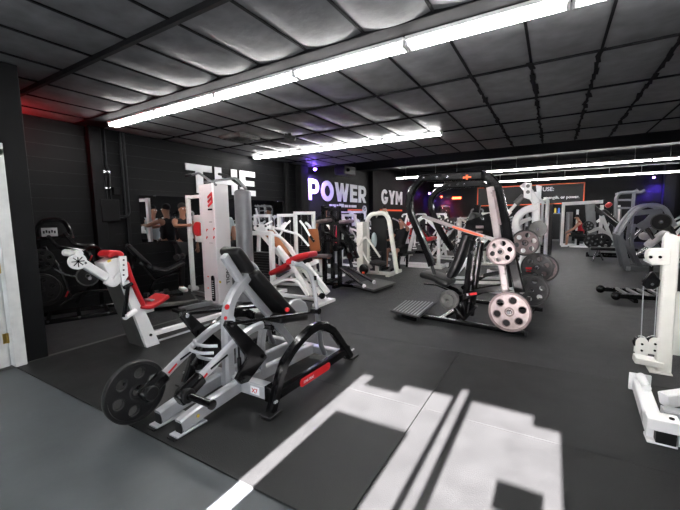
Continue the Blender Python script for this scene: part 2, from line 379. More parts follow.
# ------------------------------------------------------------------ lettering on the left wall
def arc(cx, cy, rx, ry, a0, a1, n=16): return [(cx+rx*math.cos(math.radians(a0+(a1-a0)*i/n)), cy+ry*math.sin(math.radians(a0+(a1-a0)*i/n))) for i in range(n+1)]
def letter(ch, w):
    s = .27; h = 1.0   # unit height; stroke s
    R_ = lambda x0,y0,x1,y1: [(x0,y0),(x1,y0),(x1,y1),(x0,y1)]
    if ch == 'T': return [([(0,1),(0,1-s*.85),((w-s)/2,1-s*.85),((w-s)/2,0),((w+s)/2,0),((w+s)/2,1-s*.85),(w,1-s*.85),(w,1)], [])]
    if ch == 'H': return [([(0,0),(0,1),(s,1),(s,.62),(w-s,.62),(w-s,1),(w,1),(w,0),(w-s,0),(w-s,.38),(s,.38),(s,0)], [])]
    if ch == 'E': return [([(0,0),(0,1),(w,1),(w,.78),(s,.78),(s,.61),(w*.93,.61),(w*.93,.4),(s,.4),(s,.22),(w,.22),(w,0)], [])]
    if ch == 'P': return [([(0,0),(s,0),(s,.3),(w-.33,.3)]+arc(w-.35,.65,.35,.35,-90,90)+[(0,1)], [[(s,.51)]+arc(w-.33,.65,.1,.14,-90,90,8)+[(s,.79)]])]
    if ch == 'R': return [([(0,0),(s,0),(s,.3),(w*.42,.3),(w*.68,0),(w,0),(w*.7,.34)]+arc(w-.35,.65,.35,.35,-50,90)+[(0,1)], [[(s,.51)]+arc(w-.33,.65,.1,.14,-90,90,8)+[(s,.79)]])]
    if ch == 'O': return [(arc(w/2,.5,w/2,.52,0,360,32)[:-1], [arc(w/2,.5,w/2-s,.28,0,360,24)[:-1]])]
    if ch == 'W': return [([(0,1),(w*.2,0),(w*.4,0),(w*.5,.55),(w*.6,0),(w*.8,0),(w,1),(w*.8,1),(w*.69,.38),(w*.58,1),(w*.42,1),(w*.31,.38),(w*.2,1)], [])]
    if ch == 'Y': return [([(0,1),(w*.33,.38),(w*.33,0),(w*.67,0),(w*.67,.38),(w,1),(w*.7,1),(w*.5,.6),(w*.3,1)], [])]
    if ch == 'M': return [([(0,0),(0,1),(w*.24,1),(w*.5,.55),(w*.76,1),(w,1),(w,0),(w*.76,0),(w*.76,.6),(w*.5,.18),(w*.24,.6),(w*.24,0)], [])]
    if ch == 'G': return [(arc(w/2,.5,w/2,.52,40,360-0,28)+[(w/2,.5),(w/2,.32),(w-s,.32)]+arc(w/2,.5,w/2-s+.02,.28,-35,-320,20), [])]
def word(s_, widths, y0, y1, z0, z1, labels, gap=.17):
    tot = sum(widths)+gap*(len(s_)-1); k = (y1-y0)/tot; hh = z1-z0; y = y0
    for ch, wd, lb in zip(s_, widths, labels):
        m = MB()
        for poly, holes in letter(ch, wd):
            # (reading direction runs along +Y, face towards +X)
            m.prism([(p[0]*k, p[1]*hh) for p in poly], 0, .02, [[(p[0]*k, p[1]*hh) for p in h] for h in holes])
        o = obj('wall_letter', m, 'lettering', loc=(XL+.03, y, z0), rz=PI/2, smooth=0); tag(o, lb, 'letter')
        y += (wd+gap)*k
def wy(px, py): r = ray(px, py); t = XL/r.x; return r.y*t, H+r.z*t
y0, z1 = wy(184.4,162.4); y1, z0 = wy(255,196.4)
word('THE', (1,.98,.78), y0, y1, 2.0, 2.6, ['big white letter T on the black left wall','big white letter H behind the top of the white tower','big white letter E before the dark pilaster, on the left wall'], .13)
y0, _ = wy(306.7,178.3); y1, _ = wy(365.5,185)
word('POWER', (.82,1,1.25,.72,.84), y0, y1, 1.98, 2.64, ['big letter P lit purple on the left wall','big white letter O between the purple P and the W','big white letter W on the left wall','big white letter E between W and R on the left wall','big white letter R ending the middle word on the left wall'], .13)
y0, _ = wy(381,188); y1, _ = wy(401.8,190)
word('GYM', (.95,.98,1.1), y0, y1, 1.98, 2.62, ['big white letter G, first of the farthest word on the left wall','big white letter Y in the farthest word on the left wall','big white letter M, last letter before the far corner'], .13)
a, _ = wy(344,209); b, _ = wy(362,206)
tag(obj('painted_stripe', MB().bb(XL, XL+.012, a, b, 1.66, 1.72), 'orange', smooth=0), 'orange stripe on the left wall under the word with the W', 'stripe')
a, _ = wy(380,206); b, _ = wy(402,206)
tag(obj('painted_stripe', MB().bb(XL, XL+.012, a, b, 1.66, 1.74), 'orange', smooth=0), 'orange stripe under the farthest word on the left wall', 'stripe')
ya, _ = wy(364,207)
e = thing('round_logo', 'small round white logo at the end of the orange stripe on the left wall', 'logo', XL, ya, 90, None, 1.70)
obj('ring', MB().torus((0,-.02,0),.15,.03), 'lettering', e); obj('slash', MB().beam([(-.07,-.02,-.06),(.07,-.02,.08)],.02,.04), 'lettering', e)
t = thing('wall_slogan', 'small white slogan lettering above the orange stripe on the left wall', 'lettering', XL+.01, wy(329,202)[0], 90, None, 1.78)
for k, (a_, b_) in enumerate(((0,.16),(.2,.42),(.47,.6),(.66,.98),(1.04,1.3),(1.36,1.5),(1.55,1.95))): obj('word', MB().bb(a_, b_, -.012, 0, .0, .09 if k != 3 else .12), 'lettering', t)
# mirror
ya, _ = wy(138.5,200)
t = thing('wall_mirror', 'long frameless mirror on the left wall showing the room and two men', 'mirror', XL+.012, ya, 90)
obj('glass', MB().bb(0, 8.0-ya-.05, -.006, .006, 1.03, 1.90), 'mirror', t, smooth=0)
m = MB()
for u in (.3, 1.6, 2.8, 3.9):
    for z in (1.03, 1.90): m.box((u,-.008,z),(.04,.02,.03))
obj('clip', m, 'chrome', t)
# electrical cabinet and conduits on the left wall
E_ = Frame(XL, 3.3, 90)
t = thF('electrical_panel', 'black painted electrical box with conduits rising up the left wall', 'electrical panel', E_)
(a, za), (b, zb) = E_.g(98,199,-.05), E_.g(118,221.5,-.05)
obj('box', MB().bb(a, b, -.14, 0, zb, za), 'wall_paint', t, bevel=.01)
c_, zc_ = E_.g(112,187,-.05); d_, zd = E_.g(119,195,-.05)
obj('switch_box', MB().bb(c_, d_, -.1, 0, zd, zc_), 'wall_paint', t, bevel=.008)
for px, off in ((96.5,0),(99.5,0),(102.5,0),(106.5,0)):
    u, _ = E_.g(px,150,-.04); obj('conduit', MB().tube([(u,-.05,za),(u,-.05,2.3),(u-.03,-.05,2.36),(u-.03,-.05,2.99)], .017, .05), 'dark_paint', t)
    obj('coupling', MB().cyl((u,-.05,2.24),(u,-.05,2.29),.026,12).cyl((u,-.05,1.98),(u,-.05,2.01),.024,12), 'chrome', t)
for px in (120.5, 124):
    u, _ = E_.g(px,150,-.04); obj('conduit', MB().tube([(b,-.06,zb+.06+.03*(px>121)),(u,-.05,zb+.06+.03*(px>121)),(u,-.05,2.99)], .02, .12), 'dark_paint', t)
obj('conduit', MB().bb(a+.06, b-.06, -.06, 0, .02, zb), 'wall_paint', t)
# projector, small lamp, ceiling speaker vent, sensor
Fp = Frame(-6.1, 11.6, 90); u, z = Fp.g(345,171)
t = thing('projector', 'dark box projector mounted high above the word with the W', 'projector', -6.1, 11.6, 90)
obj('body', MB().box((u,0,z),(.75,.4,.3)), 'iron', t, bevel=.03); obj('bracket', MB().cyl((u,0,z+.15),(u,0,3.6),.025), 'dark_paint', t)
obj('lens', MB().cyl((u-.2,-.2,z),(u-.2,-.26,z),.06), 'black_metal', t)
p = fl(380.5,157.5,3.1)
t = thing('tube_light', 'small short white lamp hanging above the farthest wall word', 'ceiling light', p.x, p.y, 0, None, 3.1)
obj('fluorescent_tube', MB().cyl((-.28,0,0),(.28,0,0),.02,10), 'tube', t); obj('housing', MB().bb(-.3,.3,-.04,.04,.03,.07), 'fixture', t)
obj('hanger', MB().cyl((0,0,.07),(0,0,.5),.008), 'fixture', t)
p = fl(240,139,2.93)
t = thing('air_diffuser', 'square metal air diffuser in the ceiling above the big letter H', 'air vent', p.x, p.y, 0, None, 2.93)
m = MB()
for s_ in (.5,.36,.22): 
    for q in ((-s_/2,0,.02,s_),(s_/2,0,.02,s_),(0,-s_/2,s_,.02),(0,s_/2,s_,.02)): m.box((q[0],q[1],0),(q[2],q[3],.03))
m.bb(-.27,.27,-.27,.27,.015,.05)
obj('louvre', m, 'iron_grey', t)
p = fl(290,137.5,2.9)
t = thing('ceiling_camera', 'small black camera hanging from the ceiling in front of the second row of tubes', 'camera', p.x, p.y, 0, None, 2.9)
obj('body', MB().box((0,0,0),(.2,.09,.08),rz=.6,ry=.3), 'satin_black', t, bevel=.01); obj('mount', MB().cyl((0,0,.03),(0,0,.1),.03), 'satin_black', t)

# ------------------------------------------------------------------ far wall sign and things along the far wall
FW = Frame(0, YF-.03, 0)
t = thF('framed_sign', 'black wall sign in an orange frame with white writing on the far wall', 'sign', FW)
(x0, zt), (x1, zt2), (_, zb1) = FW.g(477.5,187.3), FW.g(585.2,182.6), FW.g(585,203.5)
zt = (zt+zt2)/2
m = MB(); th = .05
m.bb(x0,x1,-.02,.02,zt-th,zt); m.bb(x0,x1,-.02,.02,zb1,zb1+th); m.bb(x0,x0+th,-.02,.02,zb1,zt); m.bb(x1-th,x1,-.02,.02,zb1,zt)
obj('sign_frame', m, 'orange_glow', t, smooth=0)
obj('board', MB().bb(x0+th,x1-th,.0,.02,zb1+th,zt-th), 'satin_black', t, smooth=0)
u, z = FW.g(542.5,190.8); text('text_line', 'USE:', 'lettering', .28, (u,-.005,z-.02), (PI/2,0,0), t, bold=.006)
u, z = FW.g(543.5,198.5); text('text_line', 'strength, or power.', 'lettering', .2, (u,-.005,z-.03), (PI/2,0,0), t, bold=.005)
u, z = FW.g(457,198)
t = thing('led_clock', 'small red glowing LED display on the far wall inside the black machine frame', 'display', u, YF-.04, 0, None, z)
obj('case', MB().bb(-.3,.3,-.03,.03,-.1,.1), 'satin_black', t); 
m = MB()
for k in range(4): m.bb(-.25+k*.13,-.15+k*.13,-.045,-.03,-.05,.05)
obj('digits', m, 'red_lamp', t)
# dark cabinets along the far wall
for k, (pa, pb, py, nm) in enumerate(((541,551,211,'left of the two, under the sign'),(553,561,213,'right of the two, with bottles on top'))):
    (ua, zt), (ub, _) = FW.g(pa,py,-.4), FW.g(pb,py,-.4)
    t = thing('cabinet', 'dark grey storage cabinet against the far wall, '+nm, 'cabinet', (ua+ub)/2, YF-.3, 0, 'cabinets along the far wall')
    hw = (ub-ua)/2; obj('carcass', MB().bb(-hw,hw,-.2,.25,.0,zt), 'grey_metal', t, bevel=.01)
    obj('door', MB().bb(-hw+.02,hw-.02,-.22,-.2,.1,zt-.05), 'dark_paint', t, bevel=.005)
    if k:
        for q in range(2):
            b_ = obj('bottle', MB().cyl((0,0,0),(0,0,.2),.045,12).cyl((0,0,.2),(0,0,.26),.045,12,.02), 'blue' if q else 'yellow', loc=((ua+ub)/2-.08+.16*q, YF-.35, zt))
            tag(b_, 'small %s bottle on the far cabinet' % ('blue' if q else 'yellow'), 'bottle')
# ------------------------------------------------------------------ weight plates and shared bits
def plate(label, fr, u, v, z, R_, body='iron', rim='iron', group=None, holes=6, th=.034, name='weight_plate', rot=.3):
    x, y, zz = fr.w(u, v, z)
    t = thing(name, label, 'weight plate', x, y, math.degrees(fr.a), group, zz)
    hl = [circ(0,0,R_*.13,16)]
    if holes: hl += [circ(R_*.60*math.cos(rot+2*PI*k/holes), R_*.60*math.sin(rot+2*PI*k/holes), R_*(.185 if holes > 4 else .2), 16) for k in range(holes)]
    obj('disc', MB().prism(circ(0,0,R_*.93,48), -th*.3, th*.3, hl), body, t)
    m = MB(); n = 48; sec = [(R_*.88,-th*.3),(R_*.9,-th*.5),(R_*.98,-th*.5),(R_,-th*.35),(R_,th*.35),(R_*.98,th*.5),(R_*.9,th*.5),(R_*.88,th*.3)]
    rings = [[m.bm.verts.new((r*math.cos(2*PI*i/n), h, r*math.sin(2*PI*i/n))) for r, h in sec] for i in range(n)]
    for i in range(n):
        for j in range(len(sec)): m.bm.faces.new((rings[i][j], rings[(i+1)%n][j], rings[(i+1)%n][(j+1)%len(sec)], rings[i][(j+1)%len(sec)]))
    obj('rim', m, rim, t)
    obj('hub', MB().torus((0,-th*.25,0), R_*.2, R_*.035).torus((0,th*.25,0), R_*.2, R_*.035), rim, t)
    if holes and R_ > .2: obj('hole_rings', MB().bm and _rings(R_, holes, th, rot), rim, t)
    return t
def _rings(R_, holes, th, rot):
    m = MB()
    for k in range(holes):
        a = rot+2*PI*k/holes
        for s_ in (-1,1): m.torus((R_*.6*math.cos(a), s_*th*.3, R_*.6*math.sin(a)), R_*.185, R_*.02, n=18, m=6)
    return m
def bolts(pts, v, r=.012, n=10, d=-.012):
    m = MB()
    for u, z in pts: m.cyl((u,v,z),(u,v+d,z), r, n)
    return m

# ------------------------------------------------------------------ 1. grey plate-loaded machine in front
A = Frame(-2.22, 2.2, 90)     # u = away from camera, v = to the left
t1 = thF('plate_loaded_machine', 'large silver and black plate-loaded seated machine with black arched sides, nearest the camera', 'gym machine', A)
VR = -.49
arch = A.gs([(271,418),(275,397),(279,378),(284,363),(292,350),(300,340),(309,331),(317,326.5),(325,326),(332,330),(338,338),(344,347),(350,357)], VR)
arch[0] = (arch[0][0], .02); arch[-1] = (arch[-1][0], .02)
bar = A.gs([(279,393),(347,350)], VR)
for s_, nm in ((1,'right'),(-1,'left')):
    v = VR*s_
    sf_ = obj('side_frame', MB().beam([(u,v,z) for u,z in arch], .06, .085, ch=.015), 'black_metal', t1)
    obj('lower_rail', MB().beam([(bar[0][0],v,bar[0][1]),(bar[1][0]+.02,v,bar[1][1])], .05, .085, ch=.01), 'black_metal', sf_)
    for k in (0, -1):
        u = arch[k][0]; obj('foot_plate', MB().box((u+(.02 if k else -.0),v-.0,.008+.006),(.14,.11,.016)), 'satin_black', sf_, bevel=.005)
        obj('bolt', bolts([(u+(-.012 if k else .012),.10),(u+(.012 if k else .03),.10)], v-.03*s_, .01, d=-.01*s_), 'silver', sf_)
u0, z0 = A.g(316,374,VR-.03); u1, z1 = A.g(330,364.5,VR-.03); u2, z2 = A.g(301,383,VR-.03)
an = math.atan2(z1-z2, u1-u2); L = math.hypot(u1-u2, z1-z2)
m = MB(); sh = [(math.cos(an)*a-math.sin(an)*b+u0, math.sin(an)*a+math.cos(an)*b+z0) for a, b in (arc(L/2-.02,0,.025,.033,-90,90,6)+arc(-L/2+.02,0,.025,.033,90,270,6))]
m.prism(sh, VR-.026, VR-.034); bd = obj('badge', m, 'red', t1)
tx = text('badge_text', 'STAR TRAC', 'lettering', .028, (u0-math.cos(an)*L*.42+math.sin(an)*.01, VR-.036, z0-math.sin(an)*L*.42-math.cos(an)*.01), (0,0,0), bd, .0005, .0006)
tx.rotation_euler = (PI/2, -an, 0)
# cross beams
yc = 1.95-2.2; yr = 2.93-2.2; zb = .125
obj('cross_beam', MB().beam([(yc,-.46,zb),(yc,.46,zb)], .09, .11, side=(1,0,0), ch=.01), 'silver', t1)
for s_ in (-1,1): obj('beam_end', MB().bb(yc-.05,yc+.05,s_*.465,s_*.40,zb-.06,zb+.06), 'black_metal', t1, bevel=.005)
obj('cross_beam', MB().beam([(yr,-.46,.09),(yr,.46,.09)], .07, .08, side=(1,0,0), ch=.01), 'silver', t1)
u, z = yc-.0455, zb
st = obj('sticker', MB().box((yc-.047,-.30,zb),(.003,.09,.06)), 'lettering', t1)
text('sticker_text', 'X7', 'red', .05, (yc-.05,-.27,zb-.018), (PI/2,0,-PI/2), st, .0005, .001)
for v in (-.115,.115):
    lb = obj('base_beam', MB().beam([(-.82,v,.06),(-.70,v,.085),(yc,v,zb),(yr,v,.09)], .07, .105, r=.1, ch=.012), 'silver', t1)
    obj('foot_plate', MB().box((-.75,v,.014),(.24,.09,.014)), 'silver', lb, bevel=.005)
    obj('foot_pad', MB().box((-.77,v,.006),(.24,.08,.012)), 'satin_black', lb)
    obj('end_cap', MB().box((-.825,v,.055),(.012,.06,.07)), 'satin_black', lb)
obj('warning_dot', MB().cyl((-.70,-.152,.085),(-.70,-.156,.085),.012,16), 'yellow', t1)
# column curving up to the back rest
col = A.gs([(228,384),(228,352),(227,325),(228,308),(233,295),(241,284),(247,276)], 0)
col[0] = (col[1][0]*.5+col[0][0]*.5, zb)
obj('main_column', MB().beam([(u,0,z) for u,z in col], .075, .095, r=.06, ch=.018), 'silver', t1)
for px,py,r in ((227,307,.022),(225.5,318,.014)):
    u,z = A.g(px,py,-.04); obj('emblem', MB().cyl((u,-.036,z),(u,-.044,z),r,18), 'red', t1)
# back support beam down to the seat and rear
bs = A.gs([(224,256),(243,285),(262,307),(284,332),(297,349)], 0)
obj('back_support', MB().beam([(u,0,z) for u,z in bs], .06, .065, ch=.012), 'silver', t1)
u, z = A.g(283,322,-.05); obj('adjust_bracket', MB().box((u,0,z),(.10,.085,.06),ry=.9), 'silver', t1, bevel=.006)
hp = A.gs([(229,249),(238,260),(245,271)], 0); lp = A.gs([(247,271),(259,286),(271,300),(283,314)], 0)
obj('head_pad', MB().pad([(u,0,z) for u,z in hp], .22, .08), 'vinyl_black', t1)
obj('back_pad', MB().pad([(u,0,z) for u,z in lp], .30, .08, taper=(.8,1.15)), 'vinyl_black', t1)
stp = A.gs([(278,320),(290,318),(306,316)], -.13); obj('seat_pad', MB().pad([(u,0,z) for u,z in stp], .34, .07), 'vinyl_black', t1)
sh = A.gs([(286,306),(290,300),(297,298),(303,302),(306,309),(303,316),(292,317)], .1)
obj('cam_cover', MB().prism(sh, .06,.10), 'silver', t1, bevel=.01)
# rear upright supports
for v in (-.13,.13):
    tp_ = A.gs([(262,372),(261,345),(263,327),(256,324)], -.13); tp_[0] = (tp_[1][0], zb)
    obj('pivot_upright', MB().beam([(u,v,z) for u,z in tp_[:3]], .05, .06, r=.02), 'silver', t1)
pv = A.gs([(262,326),(240,331),(232,336)], -.13)
obj('pivot_shaft', MB().cyl((pv[0][0],-.25,pv[0][1]),(pv[0][0],.25,pv[0][1]),.022), 'black_metal', t1)
# lever arms with weight horns
armR = A.gs([(262,325),(251,329),(240,337),(228,349),(206,372),(187,392)], -.17)
armL = armR[:-1]+[(armR[-1][0]-.045, armR[-1][1]-.045)]; armR0 = armR
for s_, sleeve in ((-1,'right'),(1,'left')):
    v = .17*s_; armR = armR0 if s_ < 0 else armL
    a_ = obj('lever_arm', MB().beam([(u,v,z) for u,z in armR], .05, .062, r=.08, ch=.02), 'silver', t1)
    e = armR[-1]; p = armR[-2]; d = Vector((e[0]-p[0], 0, e[1]-p[1])).normalized()
    c = Vector((e[0], v, e[1]))
    obj('end_sleeve', MB().beam([c-d*.13, c-d*.09, c+d*.05, c+d*.075], .085,.10, ch=.035), 'black_metal', a_, bevel=.012)
    obj('hub_block', MB().cyl(c+d*.02+Vector((0,-.05,0)), c+d*.02+Vector((0,.05,0)), .05, 20), 'satin_black', a_, bevel=.008)
    obj('weight_horn', MB().cyl(c+d*.02+Vector((0,s_*.05,0)), c+d*.02+Vector((0,s_*.27,0)), .024, 16).cyl(c+d*.02+Vector((0,s_*.26,0)), c+d*.02+Vector((0,s_*.275,0)), .031, 16), 'black_metal', a_)
    obj('decal', MB().beam([(armR[-2][0]-.01, v-.027, armR[-2][1]+.0),(armR[-2][0]-.08,v-.027,armR[-2][1]-.045)],.003,.016,ch=.001), 'red', a_)
    obj('label_strip', MB().beam([(armR[-3][0]-.03, v-.027, armR[-3][1]-.03),(armR[-2][0]+.02,v-.027,armR[-2][1]+.02)],.003,.016,ch=.001), 'black_metal', a_)
hc = c+d*.02
# black rockers and link rods
rk = A.gs([(224,326),(226,320.5),(232,320.5),(263,351),(266,357),(247,382),(240,384),(235,379),(247,358)], -.25)
for s_ in (-1,1):
    v0 = .25*s_
    r_ = obj('rocker', MB().prism(rk, v0-.016, v0+.016), 'black_metal', t1, bevel=.006)
    for px,py in ((229,324),(262,356),(240,379)):
        u,z = A.g(px,py,-.25); obj('pivot_bolt', MB().cyl((u,v0-.035,z),(u,v0+.035,z),.017,14), 'chrome' if py<330 else 'black_metal', r_)
    (ua,za),(ub,zb2) = A.g(229,324,-.27), A.g(319,311,-.27)
    obj('link_rod', MB().cyl((ua,.275*s_,za),(ub,.275*s_,zb2),.013), 'black_metal', t1)
    (ua,za),(ub,zb2) = A.g(247,336,-.2), A.g(240,376,-.2)
    obj('damper', MB().cyl((ub,.2*s_,zb2),(ub,.2*s_,(za+zb2)/2),.016).cyl((ub,.2*s_,(za+zb2)/2),(ub,.2*s_,za),.008), 'black_metal', t1)
    # press handles on posts in front of the seat
    po = A.gs([(325,366),(321,345),(317,311)], -.33); ha = A.gs([(317,311),(316,300),(313,281),(309,270),(302,265),(293,264)], -.33)
    po[0] = (po[0][0], .1)
    obj('handle_post', MB().tube([(u,.33*s_,z) for u,z in po], .024), 'grey_metal', t1)
    h_ = obj('press_handle', MB().tube([(u,.33*s_,z) for u,z in ha], .02, .05), 'silver', t1)
    u,z = A.g(313.5,278,-.33); obj('collar', MB().cyl((u,.33*s_,z-.02),(u+.004,.33*s_,z+.02),.027), 'black_metal', h_)
    u,z = A.g(317,311,-.33); obj('joint', MB().cyl((u,.27*s_,z),(u,.36*s_,z),.03,16), 'black_metal', t1)
    u,z = A.g(289,311,-.3) if s_ < 0 else A.g(300,314,-.1)
    obj('red_knob', MB().ball((u,.28*s_,z+.01),.022,(1,1,.9)), 'red', t1)
# small tubular step rack in the middle
for k,(pa,pb) in enumerate((((196,352),(222,349)),((200,345),(225,340)),((203,358),(224,356)))):
    ua,za = A.g(*pa,.0); ub,zb2 = A.g(*pb,.0)
    obj('rack_tube', MB().tube([(ua+.05,.13,za),(ua,.06,za),(ua,-.06,za),(ua+.05,-.13,za)], .012,.04), 'silver', t1)
u,z = armR[-1]
plate('black grip weight plate loaded on the left arm of the large grey machine', A, hc.x-.02, .30, .226, .222, holes=6, th=.045)

# ------------------------------------------------------------------ 2. white leg machine with red pads
B = Frame(-3.95, 2.6, 90)
t2 = thF('leg_press_machine', 'white leaning leg machine with red seat and back pad beside the wall pillar', 'gym machine', B)
po = B.gs([(121,287),(152,341)], -.04); 
m = MB(); pl = B.gs([(122,283),(131,279),(160,344),(147,347)], -.05); pl[2] = (pl[2][0],.0); pl[3]=(pl[3][0],.0)
obj('main_post', m.prism(pl, -.05, .0), 'white_paint', t2, bevel=.004)
pl2 = [(u-.02,z) for u,z in pl]; obj('post_carpet', MB().prism([(pl[0][0]-.005,pl[0][1]),(pl[1][0]-.02,pl[1][1]-.01),(pl[2][0]-.03,.0),(pl[3][0]-.005,.0)], 0, .30), 'iron_grey', t2)
ar = B.gs([(80,261),(112,281)], -.02); obj('lever_arm', MB().beam([(u,0,z) for u,z in ar], .09,.075,ch=.008), 'white_paint', t2)
ar = B.gs([(107,280),(114,284),(128,268)], -.06); obj('link_arm', MB().beam([(u,-.045,z) for u,z in ar], .04,.085,ch=.008,r=.03), 'white_paint', t2)
u,z = B.g(74,261,.02); d_ = obj('arm_disc', MB().prism(circ(u,z,.078,32), -.06,-.03), 'white_paint', t2, bevel=.004)
m = MB()
for k in range(4):
    a = k*PI/4; m.beam([(u-.055*math.cos(a),-.063,z-.055*math.sin(a)),(u+.055*math.cos(a),-.063,z+.055*math.sin(a))],.004,.008,ch=.001)
obj('disc_pattern', m, 'black_metal', d_)
ua,za = B.g(80,253,.0); obj('arm_tube', MB().cyl((ua-.04,-.08,za),(ua-.04,.2,za),.035), 'white_paint', t2)
u,z = B.g(85,263,-.05); obj('bolt', MB().cyl((u,-.05,z),(u,-.06,z),.012), 'black_metal', t2)
bx = B.gs([(103,263),(114,258),(127,257),(127,270),(121,283),(112,281)], -.03); obj('joint_box', MB().prism(bx, -.03,.16), 'white_paint', t2, bevel=.01)
u,z = B.g(110,261,-.05); obj('sticker', MB().box((u,-.034,z),(.035,.004,.022),ry=-.3), 'yellow', t2)
br = B.gs([(119,256),(126,256),(128,276),(122,285),(120,270)], -.08); obj('adjust_plate', MB().prism(br,-.09,-.06), 'white_paint', t2, bevel=.004)
m = MB()
for q in range(4):
    u,z = B.g(123.5,260+q*5.0,-.09); m.cyl((u,-.088,z),(u,-.096,z),.009,10)
obj('adjust_holes', m, 'black_metal', t2)
rp = B.gs([(107,257),(110,253),(117,253),(121,256)], 0); obj('shoulder_pad', MB().pad([(u,.06,z) for u,z in rp], .24,.06), 'vinyl_red', t2)
rp = B.gs([(126,262),(131,278),(138,294),(144,306)], -.06); obj('back_pad', MB().pad([(u,.06,z) for u,z in rp], .28,.05), 'vinyl_red', t2)
rp = B.gs([(142,307),(152,308),(162,302),(170,296)], -.08); obj('seat_pad', MB().pad([(u,.06,z) for u,z in rp], .28,.045), 'vinyl_red', t2)
rp = B.gs([(147,301),(156,300),(166,296)], .1); obj('seat_cover', MB().pad([(u,.10,z+.01) for u,z in rp], .14,.02), 'vinyl_grey', t2)
rp = B.gs([(139,313),(154,309)], -.02); obj('seat_bracket', MB().beam([(u,0,z) for u,z in rp],.05,.05), 'white_paint', t2)
rp = B.gs([(124,317),(139,312)], -.14); obj('foot_roller', MB().cyl((rp[0][0],-.16,rp[0][1]),(rp[1][0],-.06,rp[1][1]),.03), 'white_paint', t2)
rp = B.gs([(128,286),(126,303),(124,317)], -.15); obj('roller_arm', MB().beam([(u,-.15,z) for u,z in rp],.025,.04), 'black_metal', t2)
u,z = B.g(130,286,-.1); obj('grip', MB().cyl((u-.06,-.09,z-.01),(u+.03,-.09,z+.02),.02), 'black_metal', t2)
u0_ = pl[2][0]
rb = B.gs([(152,331),(205,317)], -.02); obj('base_rail', MB().beam([(rb[0][0],0,.13),(rb[1][0]+.9,0,.09)],.06,.055), 'white_paint', t2)
obj('base_rail', MB().beam([(u0_-.1,-.02,.03),(u0_+1.6,-.02,.03)],.03,.02), 'silver', t2)
obj('rear_foot', MB().box((rb[1][0]+.85,0,.04),(.08,.5,.08)), 'white_paint', t2, bevel=.006)
u,z = B.g(151,335,-.06); obj('bolt', MB().cyl((u,-.05,z),(u,-.062,z),.016), 'black_metal', t2)

# ------------------------------------------------------------------ 3. black leg press by the left wall
Cc = Frame(-6.02, 2.95, 68)
t3 = thF('leg_press_machine', 'black leg press with white instruction plate against the left wall', 'gym machine', Cc)
hd = Cc.gs([(39,300),(38,250),(37,228),(42,221),(55,219),(64,221),(69,229),(72,238)], .2)
hd[0] = (hd[0][0], .05)
obj('hood_frame', MB().beam([(u,.2,z) for u,z in hd], .05,.06,r=.05,ch=.02), 'black_metal', t3)
ua,za = Cc.g(41,228,.18); ub,zb2 = Cc.g(58,236,.18)
pn = obj('instruction_plate', MB().bb(ua,ub,.15,.16,zb2,za), 'display', t3, bevel=.003)
m = MB()
for k in range(5): m.box((ua+(ub-ua)*(.15+.17*k),.147,(za+zb2)/2+.01*(k%2)),(.022,.004,.04))
obj('pictogram', m, 'iron', pn)
(u1_,z1_) = Cc.g(36,239,.18); (u2_,z2_) = Cc.g(70,236,.18); obj('cross_bar', MB().beam([(u1_,.18,z1_),(u2_,.18,z2_)],.05,.05), 'black_metal', t3)
rails = [[(49,237),(58,248),(80,251),(97,247)],[(64,233),(75,245),(97,246),(106,256),(113,268)],[(60,247),(88,252),(95,264),(92,272),(108,283)],[(44,247),(60,268),(72,300)],[(115,255),(100,275),(76,303)],[(60,306),(80,292),(110,290)],[(46,264),(66,275),(76,277)]]
for k, rl in enumerate(rails):
    v = (.05,-.18,-.1,.1,.0,-.12,.1)[k]
    obj('frame_tube', MB().beam([(u,v,z) for u,z in Cc.gs(rl,v)], .045,.045,r=.06,ch=.015), 'black_metal', t3)
(u1_,z1_),(u2_,z2_) = Cc.g(40,311,-.3), Cc.g(141,305,-.3)
for v in (-.3,.3): obj('base_rail', MB().beam([(u1_,v,.035),(u2_,v,.035)],.06,.06), 'black_metal', t3)
for k in range(4):
    uu = u1_+(u2_-u1_)*(.06+.29*k); obj('base_cross', MB().beam([(uu,-.3,.04),(uu,.3,.04)],.05,.05,side=(1,0,0)), 'black_metal', t3)
    obj('foot_bolt', MB().cyl((uu,-.33,.05),(uu,-.34,.05),.018), 'chrome', t3)
uu,zz = Cc.g(89,276,-.05); obj('carriage_horn', MB().cyl((uu,-.15,zz),(uu,-.32,zz),.025), 'chrome', t3)
for px,py in ((49,237),(67,235)):
    u,z = Cc.g(px,py,.1); obj('pivot_bolt', MB().cyl((u,.08,z),(u,.05,z),.03,14), 'chrome', t3)
for px,py in ((91,258),(67,294)):
    u,z = Cc.g(px,py,-.16); obj('decal', MB().box((u,-.16,z),(.02,.01,.09),ry=.4), 'red', t3)
rp = Cc.gs([(126,244),(146,262)],-.05); obj('back_pad', MB().pad([(u,0,z) for u,z in Cc.gs([(128,245),(148,264)],-.1)],.34,.06), 'satin_black', t3)
obj('pad_post', MB().beam([(u,0,z) for u,z in Cc.gs([(135,256),(128,285),(118,305)],0)],.05,.05), 'black_metal', t3)
for k,(px,py,R_,v,lb) in enumerate(((41,260,.16,.05,'small black grip plate on the upper horn of the black leg press'),(41,289,.225,-.02,'large black grip plate low at the left end of the black leg press'),(44,291,.225,.06,'second large black plate tucked behind the first on the black leg press'))):
    u,z = Cc.g(px,py,v); plate(lb, Cc, u, v, z, R_, holes=6)
u,z = Cc.g(88,276,-.2); plate('dark round plate on the black leg press carriage under the white disc', Cc, u, -.2, z, .15, body='iron', rim='iron_grey', holes=0)

